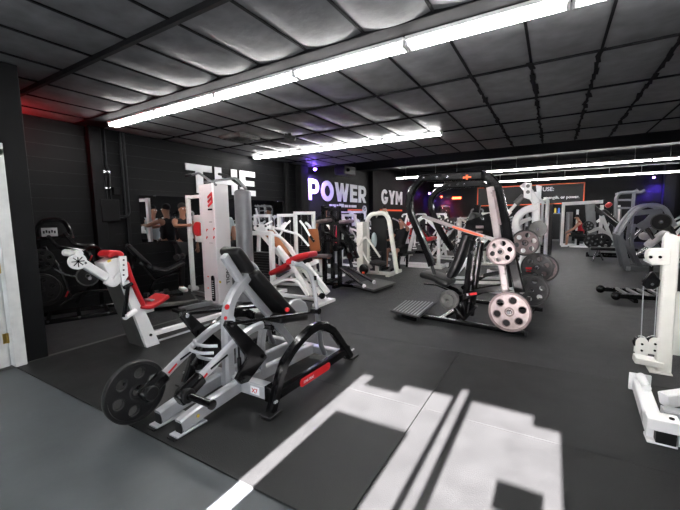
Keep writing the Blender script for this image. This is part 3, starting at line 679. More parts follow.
# black bench and dumbbells by the wall, platform
D = Frame(-6.0, 4.1, 62)
t = thF('incline_bench', 'black incline bench tilted up against the wall beside the white leg machine', 'bench', D)
obj('back_pad', MB().pad([(u,0,z) for u,z in D.gs([(126,246),(136,254),(151,267)])],.28,.07), 'dark_pad', t)
obj('seat_pad', MB().pad([(u,0,z) for u,z in D.gs([(152,268),(166,271),(184,262)])],.28,.06), 'vinyl_black', t)
obj('frame', MB().beam([(u,0,z) for u,z in D.gs([(140,262),(155,280),(180,271)])],.06,.05).beam([(u,0,max(.03,z)) for u,z in D.gs([(155,280),(150,292)])],.06,.05), 'black_metal', t)
q1,q2 = D.g(150,292)[0], D.g(182,280)[0]
obj('base', MB().beam([(q1,-.2,.03),(q1,.2,.03)],.05,.05,side=(1,0,0)).beam([(q1,0,.03),(q2,0,.03)],.05,.05), 'black_metal', t)
for k,(px,py,lb) in enumerate(((144,284,'black dumbbell on the floor left of the incline bench foot'),(150,278,'black dumbbell resting by the incline bench foot'),(178,262,'black dumbbell lying on the seat end of the incline bench'))):
    p = Vector(((-6.3,3.75,0),(-6.38,4.0,0))[k]) if k < 2 else None
    loc = (p.x,p.y,.06) if p else D.w(D.g(181,261)[0]-.02,-.0,D.g(181,261)[1]+.085)
    t = thing('dumbbell', lb, 'dumbbell', loc[0],loc[1],35+k*40,'dumbbells by the incline bench',loc[2]); [obj('head', MB().cyl((s_*.05,0,0),(s_*.12,0,0),.058,8), 'iron', t) for s_ in (-1,1)]; obj('handle', MB().cyl((-.06,0,0),(.06,0,0),.016), 'chrome', t)
p1,p2,p3 = fl(150,312),fl(190,297),fl(192,290); 
t = thing('platform', 'low dark platform with a raised tread behind the red seat', 'platform', -5.45,3.45,60)
obj('deck', MB().bb(-.5,.5,-.24,.24,.06,.12), 'iron_grey', t, bevel=.01); obj('tread', MB().bb(-.46,.46,-.2,.2,.12,.128), 'satin_black', t)
m = MB()
for a in (-.45,.45):
    for b in (-.2,.2): obj('foot', MB().cyl((a,b,0),(a,b,.06),.03,12), 'satin_black', t)

# ------------------------------------------------------------------ 4. white tower
a,b,c_ = fl(205,303), fl(219,307), fl(233,302)
TW = Frame(b.x, b.y, math.degrees(math.atan2(a.y-b.y, a.x-b.x))+180)    # u runs from left corner to the front corner
t4 = thF('cable_tower', 'tall white weight-stack tower with red emblem and pull-up handles', 'gym machine', TW)
wd = (a-b).length; zt = TW.g(219,182,0)[1]; cl = TW.f(233,302); dp = cl[1]
ft = obj('front_shroud', MB().prism([(-wd,0),(-.01,0),(.005,.015),(cl[0],dp),(cl[0]-.03,dp+.03),(cl[0]-wd,dp+.03)], .05, zt, ax='z'), 'panel_white', t4, bevel=.015)
obj('base_plate', MB().bb(-wd-.05,.12,-.04,dp+.05,0,.05), 'grey_metal', t4, bevel=.01)
def onf(px,py): return TW.g(px,py,-.006)
u,z = onf(210,200); em = MB()
for k in range(3): em.beam([(u-.07,-.006,z-.10+k*.07),(u+.065,-.006,z-.03+k*.07)],.012,.038,ch=.002)
em.beam([(u+.055,-.006,z-.04),(u+.055,-.006,z+.12)],.012,.034,ch=.002)
obj('emblem', em, 'red', ft)
u,z = onf(210,209.5); obj('brand_strip', MB().box((u,-.006,z),(.13,.01,.028)), 'black_metal', ft)
m = MB()
for px,py in ((207,230),(214,229),(207,237.5),(214,237.5)):
    u,z = onf(px,py); m.beam([(u-.02,-.006,z-.02),(u,-.006,z+.015),(u+.02,-.006,z+.005)],.01,.016,ch=.002)
obj('pictogram', m, 'red', ft)
u,z = onf(210.5,222); m = MB().box((u,-.004,z),(.08,.006,.012)); u,z = onf(211,243); m.box((u,-.004,z),(.1,.006,.006)); obj('print_line', m, 'iron_grey', ft)
u,z = onf(213.5,290); obj('selector_slot', MB().prism(arc(u,z+.2,.045,.045,0,180,8)+arc(u,.12,.045,.045,180,360,8), -.015,.0), 'black_metal', ft)
m = MB()
for k in range(9): m.box((u,-.018,.14+k*.035),(.05,.006,.006))
obj('stack_mark', m, 'lettering', ft)
u,z = onf(220,282); obj('sticker', MB().box((u,-.004,z),(.05,.006,.035)), 'yellow', ft)
u,z = onf(208,276.5); obj('sticker', MB().box((u,-.004,z),(.04,.006,.02)), 'red', ft)
u,z = onf(208,288); obj('sticker', MB().box((u,-.004,z),(.03,.006,.02)), 'orange', ft)
tx = text('side_text', 'TION', 'iron', .11, (.05,.2,.42), (0,0,0), ft, .002, .002)
tx.matrix_local = Matrix.Translation((cl[0]*.8+.01,dp*.8,.34)) @ Matrix.Rotation(math.atan2(dp,cl[0]),4,'Z') @ Matrix.Rotation(PI/2,4,'X') @ Matrix.Rotation(PI/2,4,'Z')
# top frame with handles, right and left guide columns
for v in (.04,dp-.06):
    pts = [TW.G(px,py,v) for px,py in ((186,176),(199,173),(209,180),(216,185))]
    obj('pull_up_handle', MB().tube([(u-.0,v,z) for u,_,z in pts], .02,.05), 'grey_metal', t4)
    obj('hand_grip', MB().tube([(pts[0][0],v,pts[0][2]),((pts[0][0]+pts[1][0])/2,v,(pts[0][2]+pts[1][2])/2)], .026), 'vinyl_black', t4)
obj('top_beam', MB().beam([TW.G(205,182,.2),TW.G(236,178,.2),TW.G(246,189,.2)],.04,.035,r=.05), 'grey_metal', t4)
pts = [TW.G(px,py,.25) for px,py in ((219,174),(228,176),(241,186))]
obj('pull_up_handle', MB().tube(pts,.022,.03), 'vinyl_black', t4)
u1_ = TW.g(244,230,.45)[0]; zt2 = TW.g(244,192,.45)[1]
sh_ = obj('side_shroud', MB().prism([(u1_+q[0]*.15,.45+q[1]*.13) for q in circ(0,0,1,16)], .05, zt2, ax='z').ball((u1_,.45,zt2),.14,(1,.9,.35)), 'grey_metal', t4)
m = MB(); m.cyl((u1_-.1,.40,.1),(u1_-.1,.40,zt2-.1),.012)
for px in (236,239): u = TW.g(px,200,.5)[0]; m.beam([(u,.5,.1),(u,.5,zt2)],.04,.04)
obj('guide_column', m, 'white_paint', t4)
ul = TW.g(191,250,.25)[0]
obj('left_post', MB().beam([(ul,.25,.05),(ul,.25,TW.g(191,195,.25)[1])],.07,.07).beam([(ul,.25,TW.g(191,195,.25)[1]-.04),(-wd,.25,TW.g(191,195,.25)[1]-.04)],.05,.06), 'white_paint', t4)
u,z = TW.g(199,229,.2); obj('cam_cover', MB().prism(circ(u,z,.13,24),.16,.2), 'red', t4); obj('cam_plate', MB().prism([(u-.16,z-.24),(u+.12,z-.24),(u+.12,z+.25),(u-.16,z+.25)],.2,.24), 'white_paint', t4, bevel=.01)
m = MB(); m.beam([(ul-.05,.25,.04),(.2,.25,.04)],.07,.07); m.beam([(-wd*.5,.25,.04),(-wd*.5,-.55,.04)],.07,.07,side=(1,0,0))
obj('base_frame', m, 'grey_metal', t4); obj('base_foot', MB().bb(-wd*.5-.12,-wd*.5+.12,-.62,-.5,0,.05), 'satin_black', t4, bevel=.01)
# ------------------------------------------------------------------ 5. black plate-loaded machine with pink plates
K = Frame(-.9, 4.73, -6.4); WD = 1.30

t5 = thF('plate_loaded_machine', 'tall black plate-loaded machine with curved overhead bars and pinkish plates in mid room', 'gym machine', K)
(ua,_),(ub,_) = K.g(437,322,0), K.g(526,336.5,0)
for v in (0,WD): obj('base_rail', MB().beam([(ua-.25,v,.03),(ub,v,.03)],.06,.055,ch=.01), 'black_metal', t5)
obj('rail_end', MB().box((ub+.0,0,.03),(.03,.07,.06)), 'satin_black', t5)
for uu in (ua+.05, ub-.12): obj('base_cross', MB().beam([(uu,0,.03),(uu,WD,.03)],.055,.05,side=(1,0,0)), 'black_metal', t5)
p = [K.f(*q,z=.1) for q in ((390,310.5),(404,300),(437,302),(419,317.5))]
ft = obj('foot_platform', MB().prism([(q[0],q[1]) for q in p], .08,.105, ax='z'), 'satin_black', t5, bevel=.008)
m = MB()
for k in range(1,10):
    f_ = k/10; a_ = Vector(p[0]).lerp(Vector(p[3]),f_); b_ = Vector(p[1]).lerp(Vector(p[2]),f_); m.beam([a_.lerp(b_,.06)+Vector((0,0,.008)), a_.lerp(b_,.94)+Vector((0,0,.008))],.016,.008,side=(1,0,0),ch=.001)
obj('tread_rib', m, 'grey_metal', ft)
for f_ in (.0,1.0):
    q = Vector(p[0]).lerp(Vector(p[3]),.5)
obj('platform_leg', MB().beam([(p[3][0]-.1,p[3][1]+.1,.04),(p[0][0]+.15,p[0][1]+.1,.04)],.05,.07), 'black_metal', t5)
# overhead bars with curved handles
top = K.gs([(419,178),(482,175.5),(492,180),(497,190)], .02)
hn = K.gs([(422,178),(413,189),(409,198),(410,212),(418,230),(429,256),(432,266)], .02)
far_top = K.gs([(447,185.5),(484,183),(492,188)], WD-.05); far_h = K.gs([(450,185),(438,190),(431,198),(431,209),(439,229),(446,240),(453,250)], WD-.05)
arm = K.gs([(497,186),(501,215),(507,255),(514,302)], .02)
for v, tt, hh in ((.02, top, hn), (WD-.05, far_top, far_h)):
    s_ = obj('overhead_bar', MB().beam([(u,v,z) for u,z in tt[:2]],.08,.115,ch=.025), 'black_metal', t5)
    for k in (.1,.32,.5): u,z = tt[0][0]+(tt[1][0]-tt[0][0])*k, tt[0][1]+(tt[1][1]-tt[0][1])*k; obj('bolt', MB().cyl((u,v-.036,z),(u,v-.046,z),.02,12), 'chrome', s_)
    obj('curved_handle', MB().beam([(u,v,z) for u,z in hh],.07,.10,r=.12,ch=.028), 'black_metal', t5)
    e = hh[-1]; d = Vector((e[0]-hh[-2][0],0,e[1]-hh[-2][1])).normalized(); c = Vector((e[0],v,e[1]))
    obj('hand_grip', MB().cyl(c-d*.02,c+d*.12,.024,12), 'satin_black', t5)
u,z = K.g(467,177.3,-.02); em = MB().beam([(u-.05,-.02,z),(u+.05,-.02,z)],.008,.02,ch=.002).beam([(u,-.02,z-.03),(u,-.02,z+.03)],.008,.025,ch=.002); obj('emblem', em, 'orange', t5)
for v in (.02, WD-.05):
    big = K.gs([(479,175.5),(488,176.5),(497,186),(503,210),(511,252),(520,292)], .1) if v < .5 else K.gs([(481,184),(488,186),(492,194),(502,245),(510,287)], WD-.05)
    obj('lever_arm', MB().beam([(u,v+(.07 if v<.5 else -.02),z) for u,z in big],.06,.115 if v < .5 else .08,r=.15,ch=.02), 'black_metal', t5)
    if v < .5:
        obj('weight_arm', MB().beam([(u,v,z) for u,z in K.gs([(490,187),(498,240),(507,300)],.02)],.05,.085,ch=.012), 'pink_bar', t5)
        u,z = K.g(493,200,-.02); obj('label_strip', MB().beam([(u,-.012,z+.12),(u+.09,-.012,z-.3)],.004,.03,ch=.001), 'iron_dull_pink', t5)
pink = K.gs([(424,216),(462,229),(497,240)], .02)
obj('link_bar', MB().beam([(u,-.03,z) for u,z in pink],.03,.045), 'pink_bar', t5)
obj('link_decal', MB().beam([(pink[1][0]-.1,-.048,pink[1][1]+.03),(pink[1][0]+.28,-.048,pink[1][1]-.085)],.004,.02,ch=.001), 'orange', t5)
# central uprights, gusset and pads
vc = WD*.45
for (pts, v) in (([(473,240),(463,318)], .25), ([(481,242),(471,316)], .4), ([(478,205),(470,250)], .5)):
    q = K.gs(pts, v); 
    if pts[1][1] > 300: q[1] = (q[1][0], .04)
    obj('upright', MB().beam([(u,v,z) for u,z in q],.08,.075,ch=.015), 'black_metal', t5)
tri = K.gs([(466,221),(489,213),(496,240),(464,235)], .2)
g_ = obj('gusset_plate', MB().prism(tri,.2,.24), 'black_metal', t5, bevel=.006)
u,z = K.g(479.5,227,.19); obj('gusset_label', MB().box((u,.197,z),(.10,.004,.035)).box((u,.197,z-.06),(.08,.004,.02)), 'iron_dull_pink', g_)
for px,py in ((482,218),(476,246),(479,240),(473,252)):
    u,z = K.g(px,py,.2); obj('bolt', MB().cyl((u,.2,z),(u,.17,z),.022,12), 'chrome', t5)
bp = K.gs([(476,213),(467,238),(459,261),(451,277)], .35)
obj('back_pad', MB().pad([(u,.35,z) for u,z in bp],.26,.10), 'vinyl_black', t5)
m = MB()
for k in range(12):
    f_ = .08+k*.075; u = bp[0][0]+(bp[-1][0]-bp[0][0])*f_; z = bp[0][1]+(bp[-1][1]-bp[0][1])*f_; m.box((u-.055,.35,z),(.014,.2,.02),ry=.3)
obj('pad_ribs', m, 'satin_black', t5)
sp = K.gs([(424,273),(436,276),(452,283)], .35); obj('seat_pad', MB().pad([(u,.35,z) for u,z in sp],.36,.09), 'vinyl_black', t5)
sb = K.gs([(436,281),(456,290),(468,300)], .5); obj('seat_bracket', MB().beam([(u,.5,z) for u,z in sb],.05,.05), 'black_metal', t5)
kb = K.gs([(424,284),(436,285),(448,290)], .3); obj('release_lever', MB().tube([(u,.3,z) for u,z in kb],.01,.03), 'black_metal', t5)
ll = K.gs([(452,302),(482,290),(504,287)], .1); lk = obj('lower_arm', MB().beam([(u,.1,z) for u,z in ll],.06,.085,ch=.012), 'black_metal', t5)
u,z = K.g(473,294,.05); obj('arm_label', MB().box((u,.066,z),(.09,.004,.03),ry=-.25), 'red', lk)
obj('arm_label', MB().box((u-.075,.066,z-.02),(.025,.004,.03),ry=-.25), 'lettering', lk)
obj('cross_tube', MB().beam([(u,.5,z) for u,z in K.gs([(462,288),(486,275),(502,272)],.5)],.05,.05), 'black_metal', t5)
q = K.gs([(455,308),(464,324),(476,306)], .1); q[1] = (q[1][0],.05)
obj('base_brace', MB().beam([(u,.1,z) for u,z in q],.05,.04,r=.02), 'black_metal', t5)
u,z = K.g(450,299,.0); hw = obj('pivot_hub', MB().cyl((u,-.0,z),(u,.15,z),.06,20).cyl((u,-.18,z),(u,.0,z),.02,12), 'iron_grey', t5)
obj('pivot_mount', MB().beam([(u,.12,z),(u+.1,.12,.05)],.06,.08), 'black_metal', t5)
gp = 'pinkish plates on the tall black machine'
plate('grey steel plate stack on the low left horn of the tall black machine', K, u, -.03, z, .125, 'iron_grey','iron_grey', holes=0, th=.07)
plate('grey change plate in front of the steel plate on the low left horn', K, u, -.085, z, .085, 'iron_grey','iron_grey', holes=0, th=.03)
(u1_,z1_),(u2_,z2_) = K.g(509.5,311.8,-.1), K.g(501,251.5,-.1)
for v, s_ in ((-.1,-1),(WD+.1,1)):
    for (u,z) in ((u1_,z1_),(u2_,z2_)): obj('weight_horn', MB().cyl((u,0 if s_<0 else WD-.05,z),(u,v+.05*s_,z),.024,14), 'chrome', t5)
plate('largest pinkish grip plate low on the near side of the tall black machine', K, u1_, -.1, z1_, .24, 'iron_pink','iron_dull_pink', gp, 6)
plate('smaller pale pink grip plate on the upper near horn of the tall black machine', K, u2_, -.1, z2_, .165, 'iron_pink','iron_dull_pink', gp, 6)
plate('black grip plate low on the far side behind the largest pinkish plate', K, u1_, WD+.1, max(z1_,.24), .24, 'iron','iron', None, 6)
plate('dull pink grip plate on the upper far horn of the tall black machine', K, u2_, WD+.1, z2_, .2, 'iron_dull_pink','iron', gp, 6)

# ------------------------------------------------------------------ 6. white curved machine behind it
N = Frame(-.2, 6.9, -4)
t6 = thF('plate_loaded_machine', 'white plate-loaded machine with an S-curved arm behind the tall black machine', 'gym machine', N)
q = N.gs([(536,192),(536,301)],0); obj('main_post', MB().beam([(q[0][0],0,q[0][1]),(q[1][0],0,.03)],.10,.12,ch=.02), 'white_paint', t6)
pu = q[1][0]
ca = N.gs([(537,207),(524,210),(515,220),(517,232),(525,243),(525,258),(516,275),(512,290)],-.05)
obj('curved_arm', MB().beam([(u,-.05,z) for u,z in ca],.07,.12,r=.15,ch=.03), 'white_paint', t6)
obj('upper_arm', MB().beam([(u,-.05,z) for u,z in N.gs([(537,203),(528,190),(523,184)],-.05)],.10,.12,ch=.02), 'white_paint', t6)
hp = N.gs([(524,183),(532,183),(532,200),(524,198)],-.15); hb = obj('head_bracket', MB().prism(hp,-.2,-.15), 'white_paint', t6, bevel=.01)
for py in (186,192):
    u,z = N.g(528,py,-.2); obj('pad_hole', MB().cyl((u,-.195,z),(u,-.21,z),.03,12), 'iron_grey', hb)
obj('roller_pad', MB().cyl(N.G(524,196,-.1),N.G(516,204,-.1),.055,14), 'iron_grey', t6)
obj('roller_bar', MB().beam([N.G(516,204,-.1),N.G(508,213,-.1)],.05,.05), 'white_paint', t6)
hp = N.gs([(536,185),(542,186),(541,198),(546,204),(538,203)],0); obj('top_bracket', MB().prism(hp,-.03,.03), 'white_paint', t6, bevel=.01)
m = MB(); m.beam([(pu-.9,0,.04),(pu+.12,0,.04)],.09,.06); obj('base_rail', m, 'white_paint', t6)
obj('base_rail', MB().beam([(pu,-.35,.035),(pu,.5,.035)],.09,.06,side=(1,0,0)), 'white_paint', t6)
obj('seat_pad', MB().pad(N.Gs([(505,277),(520,275),(530,273)],0),.35,.08), 'vinyl_black', t6)
obj('seat_post', MB().beam([N.G(518,278,0),(N.g(518,278,0)[0],0,.04)],.07,.07), 'white_paint', t6)
for px,py,R_,v,lb,bo in ((538,229,.135,-.14,'small grey steel plate high on the white S-curved machine','iron_grey'),(537,267.5,.245,-.16,'black grip plate with red marks low on the white S-curved machine','iron'),(543,268,.245,.28,'second large grip plate on the far horn of the white S-curved machine','iron_dull_pink')):
    u,z = N.g(px,py,v); obj('weight_horn', MB().cyl((u,0,z),(u,v*1.5,z),.022,12), 'chrome', t6)
    pl_ = plate(lb, N, u, v, max(z,R_+.002), R_, bo, 'iron' if bo != 'iron_grey' else 'iron_grey', None, 6 if R_ > .2 else 0)
    if bo == 'iron' : obj('red_mark', MB().box((-.12,-.02,-.02),(.09,.008,.035)).box((-.12,-.02,-.07),(.07,.008,.02)), 'red', pl_)

# ------------------------------------------------------------------ 7. white cable machine, right foreground
G = Frame(1.0, 4.15, 0)
t7 = thF('cable_machine', 'cream white cable machine with hanging black pulley, cut by the right edge of the photo', 'gym machine', G)
q = G.gs([(671,240),(662,373)],0)
obj('main_post', MB().beam([(q[0][0]+.02,0,G.g(673,235,0)[1]),(q[0][0]+.0,0,q[0][1]+.0),(q[1][0],0,.02)],.11,.105,ch=.012), 'cream_paint', t7)
sh = G.gs([(671,249),(652,249),(648,252),(647,256.5),(648,261),(652,265),(671,265)],-.06); ar = obj('pulley_arm', MB().prism(sh,-.06,.06), 'cream_paint', t7, bevel=.006)
for px in (650.5,660): u,z = G.g(px,257,-.06); obj('bolt', MB().cyl((u,-.06,z),(u,-.072,z),.013,12), 'black_metal', ar)
hs = G.gs([(650,271),(653,271),(660,280),(659,286),(653,289),(646,288.5),(642,285),(642,280)],0); ph = obj('pulley_housing', MB().prism(hs,-.03,.03), 'black_metal', t7, bevel=.008)
u,z = G.g(652,284,-.03); obj('pulley_axle', MB().cyl((u,-.03,z),(u,-.045,z),.012,12), 'chrome', ph)
u,z = G.g(651.5,266,0); u2_,z2_ = G.g(651.5,272,0); obj('clevis', MB().beam([(u,0,z),(u,0,z2_)],.03,.03), 'black_metal', t7)
for a_,b_ in (((643.5,286),(641,340)),((657.5,286),(654,340))): obj('cable', MB().cyl(G.G(*a_,0),G.G(*b_,0),.004,6), 'silver', t7)
for px in (641,654):
    u,z = G.g(px,346,0)
    ch_ = [(u-.045,z-.07)]+[(u+.045*math.cos(math.radians(180-180*k/10)), z+.04+.05*math.sin(math.radians(180*k/10))) for k in range(11)]+[(u+.045,z-.07)]
    pb = obj('pulley_bracket', MB().prism(ch_,-.035,-.025).prism(ch_,.025,.035), 'cream_paint', t7)
    obj('pulley_wheel', MB().cyl((u-.01,-.015,z+.035),(u-.01,.015,z+.035),.055,20), 'black_metal', pb)
    for dz in (-.03,.03): obj('bolt', MB().cyl((u+.0,-.035,z+dz),(u,-.045,z+dz),.01,10), 'black_metal', pb)
u0_,z0_ = G.g(634,358,0); u1_,z1_ = G.g(662,362,0); obj('lower_arm', MB().beam([(u0_,0,z0_),(u1_,0,z0_-.015)],.14,.055), 'cream_paint', t7)
u,z = G.g(660,374,0); obj('foot_plate', MB().bb(u-.09,u+.07,-.08,.08,0,.012), 'cream_paint', t7, bevel=.004)
ux,zx = G.g(668,291,.03); obj('side_panel', MB().bb(ux,ux+.9,.02,.05,G.g(668,354,.03)[1],zx), 'cream_paint', t7, bevel=.004)
obj('lower_panel', MB().bb(ux,ux+.9,.03,.06,.22,G.g(668,354,.03)[1]), 'silver', t7, bevel=.004)
zw = G.g(674,253,.03)[1]; ud = G.g(673,270,.03)[0]
obj('window_stile', MB().bb(ud-.035,ud+.015,.02,.05,zx,zw), 'grey_metal', t7)
obj('weight_stack', MB().bb(ud+.04,ud+.5,.1,.3,.3,zx+.2), 'iron', t7, bevel=.004)
obj('top_bar', MB().bb(ud+.0,ud+.9,-.02,.08,zw-.03,zw), 'cream_paint', t7)
obj('wood_top', MB().bb(ud-.02,ud+.9,-.03,.1,zw+.0,zw+.12), 'vinyl_brown', t7, bevel=.01)
obj('right_post', MB().beam([(ud+.9,0,.0),(ud+.9,0,1.35)],.1,.1), 'cream_paint', t7)

# ------------------------------------------------------------------ 8. white base frame at the right edge
Q = Frame(.66, 3.3, 0)
t8 = thF('machine_base', 'white steel machine base frame lying at the right edge in front of the cable machine', 'gym machine', Q)
a_, b_ = Q.f(640,385,.06), Q.f(656,432,.06)
obj('side_tube', MB().beam([(a_[0],a_[1],.06),(b_[0],b_[1],.06)],.095,.09,side=(1,0,0),ch=.008), 'white_paint', t8)
obj('end_plate', MB().box((a_[0],a_[1]+.02,.075),(.14,.025,.14)), 'white_paint', t8, bevel=.006)
obj('rod_end', MB().cyl((a_[0]+.0,a_[1]-.0,.135),(a_[0]+.0,a_[1]-.22,.13),.028), 'white_paint', t8)
c_ = Q.f(664,430,.06)
obj('corner_plate', MB().bb(b_[0]-.055,c_[0]+.06,b_[1]-.05,b_[1]+.07,.09,.165), 'white_paint', t8, bevel=.006)
obj('corner_foot', MB().bb(b_[0]-.05,c_[0]+.05,b_[1]-.045,b_[1]+.06,.0,.02), 'white_paint', t8, bevel=.004)
obj('rubber_foot', MB().bb(b_[0]-.01,c_[0]+.04,b_[1]-.05,b_[1]+.06,.015,.09), 'satin_black', t8, bevel=.004)
obj('front_tube', MB().beam([(c_[0]+.05,b_[1],.06),(c_[0]+1.3,b_[1]-.0,.06)],.09,.09,ch=.008), 'white_paint', t8)
obj('brace', MB().beam([(a_[0]+.07,a_[1]-.35,.12),(a_[0]+1.0,a_[1]+.12,.30)],.09,.09,ch=.008), 'white_paint', t8)
obj('inner_tube', MB().beam([(c_[0]+.02,b_[1]+.22,.10),(c_[0]+1.2,b_[1]+.22,.10)],.09,.07,ch=.008), 'silver', t8)
for dx in (.02,): obj('bolt', MB().cyl((c_[0]+dx,b_[1]-.0,.164),(c_[0]+dx,b_[1],.172),.014,10), 'black_metal', t8)
# low black roller sled on the floor
Rr = Frame(1.35, 7.5, 8)
t = thF('roller_bench', 'low black roller frame with round end knobs on the floor left of the cable machine', 'exercise frame', Rr)
for v, px in ((-.25,622),(.3,613)):
    obj('rail', MB().beam([(-.42 if v < 0 else -.5,v,.09),(1.0,v,.09)],.05,.07), 'black_metal', t); obj('end_knob', MB().ball((-.45 if v<0 else -.53,v,.09),.07,n=14), 'black_metal', t)
m = MB()
for k in range(9): m.cyl((-.3+k*.15,-.25,.12),(-.3+k*.15,.3,.12),.025,10)
obj('roller', m, 'iron_grey', t)
for uu in (-.2,.8): obj('cross_foot', MB().beam([(uu,-.3,.028),(uu,.35,.028)],.06,.055,side=(1,0,0)), 'black_metal', t)
# flat dark tread board just above centre left
# ------------------------------------------------------------------ 9. grey leg press on the right
J = Frame(2.0, 11.2, 0)
t9 = thF('leg_press_machine', 'big grey steel leg press with open side frames and chrome top rail at the right', 'gym machine', J)
for v in (0,.6):
    s_ = obj('side_frame', MB().beam([(u,v,max(.03,z)) for u,z in J.gs([(627,271),(619.5,238),(620,232)],0)],.06,.15,r=.04,ch=.015), 'grey_metal', t9)
    obj('top_rail', MB().tube([(u,v,z) for u,z in J.gs([(618,235),(626,222),(637,209.5),(645,205.5),(655,204.5),(665,208),(675,226)],0)],.05,.15), 'silver', s_)
    if v == 0: obj('gusset', MB().prism(J.gs([(634,216),(638,210),(664,208.5),(657,223),(643,230),(634,226),(644,220),(650,214)],0), v-.02, v+.02), 'grey_metal', s_, bevel=.01)
    for br in ([(620,237),(633,252),(642,268)],[(634,224),(631,246),(639,266)],[(626,266),(640,268),(668,269)]):
        obj('brace', MB().beam([(u,v,max(.05,z)) for u,z in J.gs(br,0)],.05,.07,r=.3,ch=.01), 'grey_metal', s_)
    obj('base_rail', MB().beam([(J.g(626,270,0)[0],v,.05),(J.g(680,272,0)[0],v,.05)],.08,.1), 'grey_metal', t9)
obj('foot_stub', MB().bb(J.g(628,270,0)[0]-.04,J.g(628,270,0)[0]+.04,-.06,.06,0,.1), 'silver', t9)
obj('sled_pad', MB().pad([(u,.45,z) for u,z in J.gs([(648,247),(656,240),(669,232)],.3)],.5,.12), 'panel_white', t9)
obj('foot_sled', MB().beam([(u,.45,z) for u,z in J.gs([(660,210),(667,222),(673,236)],.4)],.6,.05), 'iron', t9)
for a_,b_ in (((671,234),(634,256)),((656,214),(630,240)),((645,226),(662,250))): obj('guide_rod', MB().cyl(J.G(*a_,.3),J.G(*b_,.3),.05), 'chrome', t9)
u,z = J.g(661,222,-.1); plate('black round plate on the grey leg press at the right', J, u,-.1,z,.2,'iron','iron_grey',None,0)
obj('weight_horn', MB().cyl((u,-.15,z),(u,.0,z),.03), 'chrome', t9)
for k,(px,py) in enumerate(((645,236),(650,231),(656,250))):
    u,z = J.g(px,py,.6); obj('pad', MB().ball((u,.6,z),.13,(1,.8,.8)), ('panel_white','vinyl_grey','iron')[k], t9)

# ------------------------------------------------------------------ generic mid distance machines
def stack_machine(name, label, x, y, deg, frame='white_paint', pad='vinyl_black', h=1.65, grp=None, seat=True, arms=True, rounded=True):
    """seated weight-stack machine: tall framed stack at the back (u<0), seat in front"""
    t = thing(name, label, 'gym machine', x, y, deg, grp)
    fr = MB()
    if rounded: fr.tube([(-.55,-.28,.04),(-.55,-.28,h),(-.55,.28,h),(-.55,.28,.04)],.04,.12,side=(1,0,0),n=8)
    else: fr.beam([(-.55,-.28,.04),(-.55,-.28,h),(-.55,.28,h),(-.55,.28,.04)],.08,.08,side=(1,0,0))
    obj('tower_frame', fr, frame, t)
    m = MB()
    for k in range(12): m.bb(-.64,-.46,-.15,.15,.12+k*.05,.165+k*.05)
    obj('weight_stack', m, 'iron', t)
    m = MB()
    for s_ in (-.1,.1): m.cyl((-.55,s_,.08),(-.55,s_,h),.012,8)
    obj('guide_rods', m, 'chrome', t)
    obj('shroud', MB().bb(-.68,-.66,-.22,.22,.1,h-.1), 'satin_black', t)
    m = MB(); m.beam([(-.55,0,.04),(.65,0,.04)],.08,.07); obj('base_rail', m, frame, t)
    for uu in (-.55,.6): obj('base_foot', MB().beam([(uu,-.35,.03),(uu,.35,.03)],.07,.055,side=(1,0,0)), frame, t)
    if seat:
        obj('seat_post', MB().beam([(.15,0,.04),(.12,0,.42)],.08,.07), frame, t); obj('seat_pad', MB().pad([(-.05,0,.46),(.38,0,.47)],.34,.08), pad, t)
        obj('back_pad', MB().pad([(-.1,0,.58),(-.2,0,1.15)],.3,.08), pad, t); obj('back_post', MB().beam([(-.15,0,.42),(-.3,0,1.2),(-.5,0,1.3)],.06,.06,r=.1), frame, t)
    if arms:
        for s_ in (-1,1):
            obj('press_arm', MB().tube([(-.3,s_*.3,1.35),(-.05,s_*.36,1.25),(.2,s_*.36,1.0),(.25,s_*.3,.9)],.026,.1,n=8), frame, t)
            obj('hand_grip', MB().cyl((.2,s_*.36,1.0),(.26,s_*.28,.86),.032,10), 'vinyl_black', t)
    return t
def lever_machine(name, label, x, y, deg, frame='white_paint', pad='vinyl_red', h=1.5, grp=None, plates=True, ptag=None):
    """plate-loaded leaning machine with sloped rails and a reclined pad"""
    t = thing(name, label, 'gym machine', x, y, deg, grp)
    for s_ in (-.28,.28):
        obj('sloped_rail', MB().beam([(-.6,s_,h),(.55,s_,.06)],.06,.08), frame, t); obj('rear_post', MB().beam([(-.6,s_,.04),(-.5,s_,h)],.06,.07), frame, t)
        obj('base_rail', MB().beam([(-.75,s_,.035),(.7,s_,.035)],.06,.06), frame, t)
    obj('cross_bar', MB().beam([(-.58,-.32,h-.02),(-.58,.32,h-.02)],.07,.07,side=(1,0,0)), frame, t)
    obj('back_pad', MB().pad([(-.45,0,1.15),(.0,0,.6)],.32,.08), pad, t); obj('seat_pad', MB().pad([(.02,0,.55),(.4,0,.6)],.34,.08), pad, t)
    obj('seat_post', MB().beam([(.2,0,.5),(.1,0,.05)],.07,.07), frame, t)
    for s_ in (-1,1):
        obj('lever_arm', MB().tube([(-.5,s_*.4,1.2),(.1,s_*.42,1.05),(.35,s_*.38,.8)],.028,.1,n=8), frame, t); obj('weight_horn', MB().cyl((-.3,s_*.4,1.15),(-.3,s_*.62,1.15),.024,10), 'chrome', t)
        if plates:
            c, n = math.cos(math.radians(deg)), math.sin(math.radians(deg)); u, v = -.3, s_*.5
            plate('%s grip plate on the %s' % ('near' if s_ < 0 else 'far', ptag), Frame(x,y,deg), u, v, 1.15, .2, 'iron','iron', None, 6)
    return t
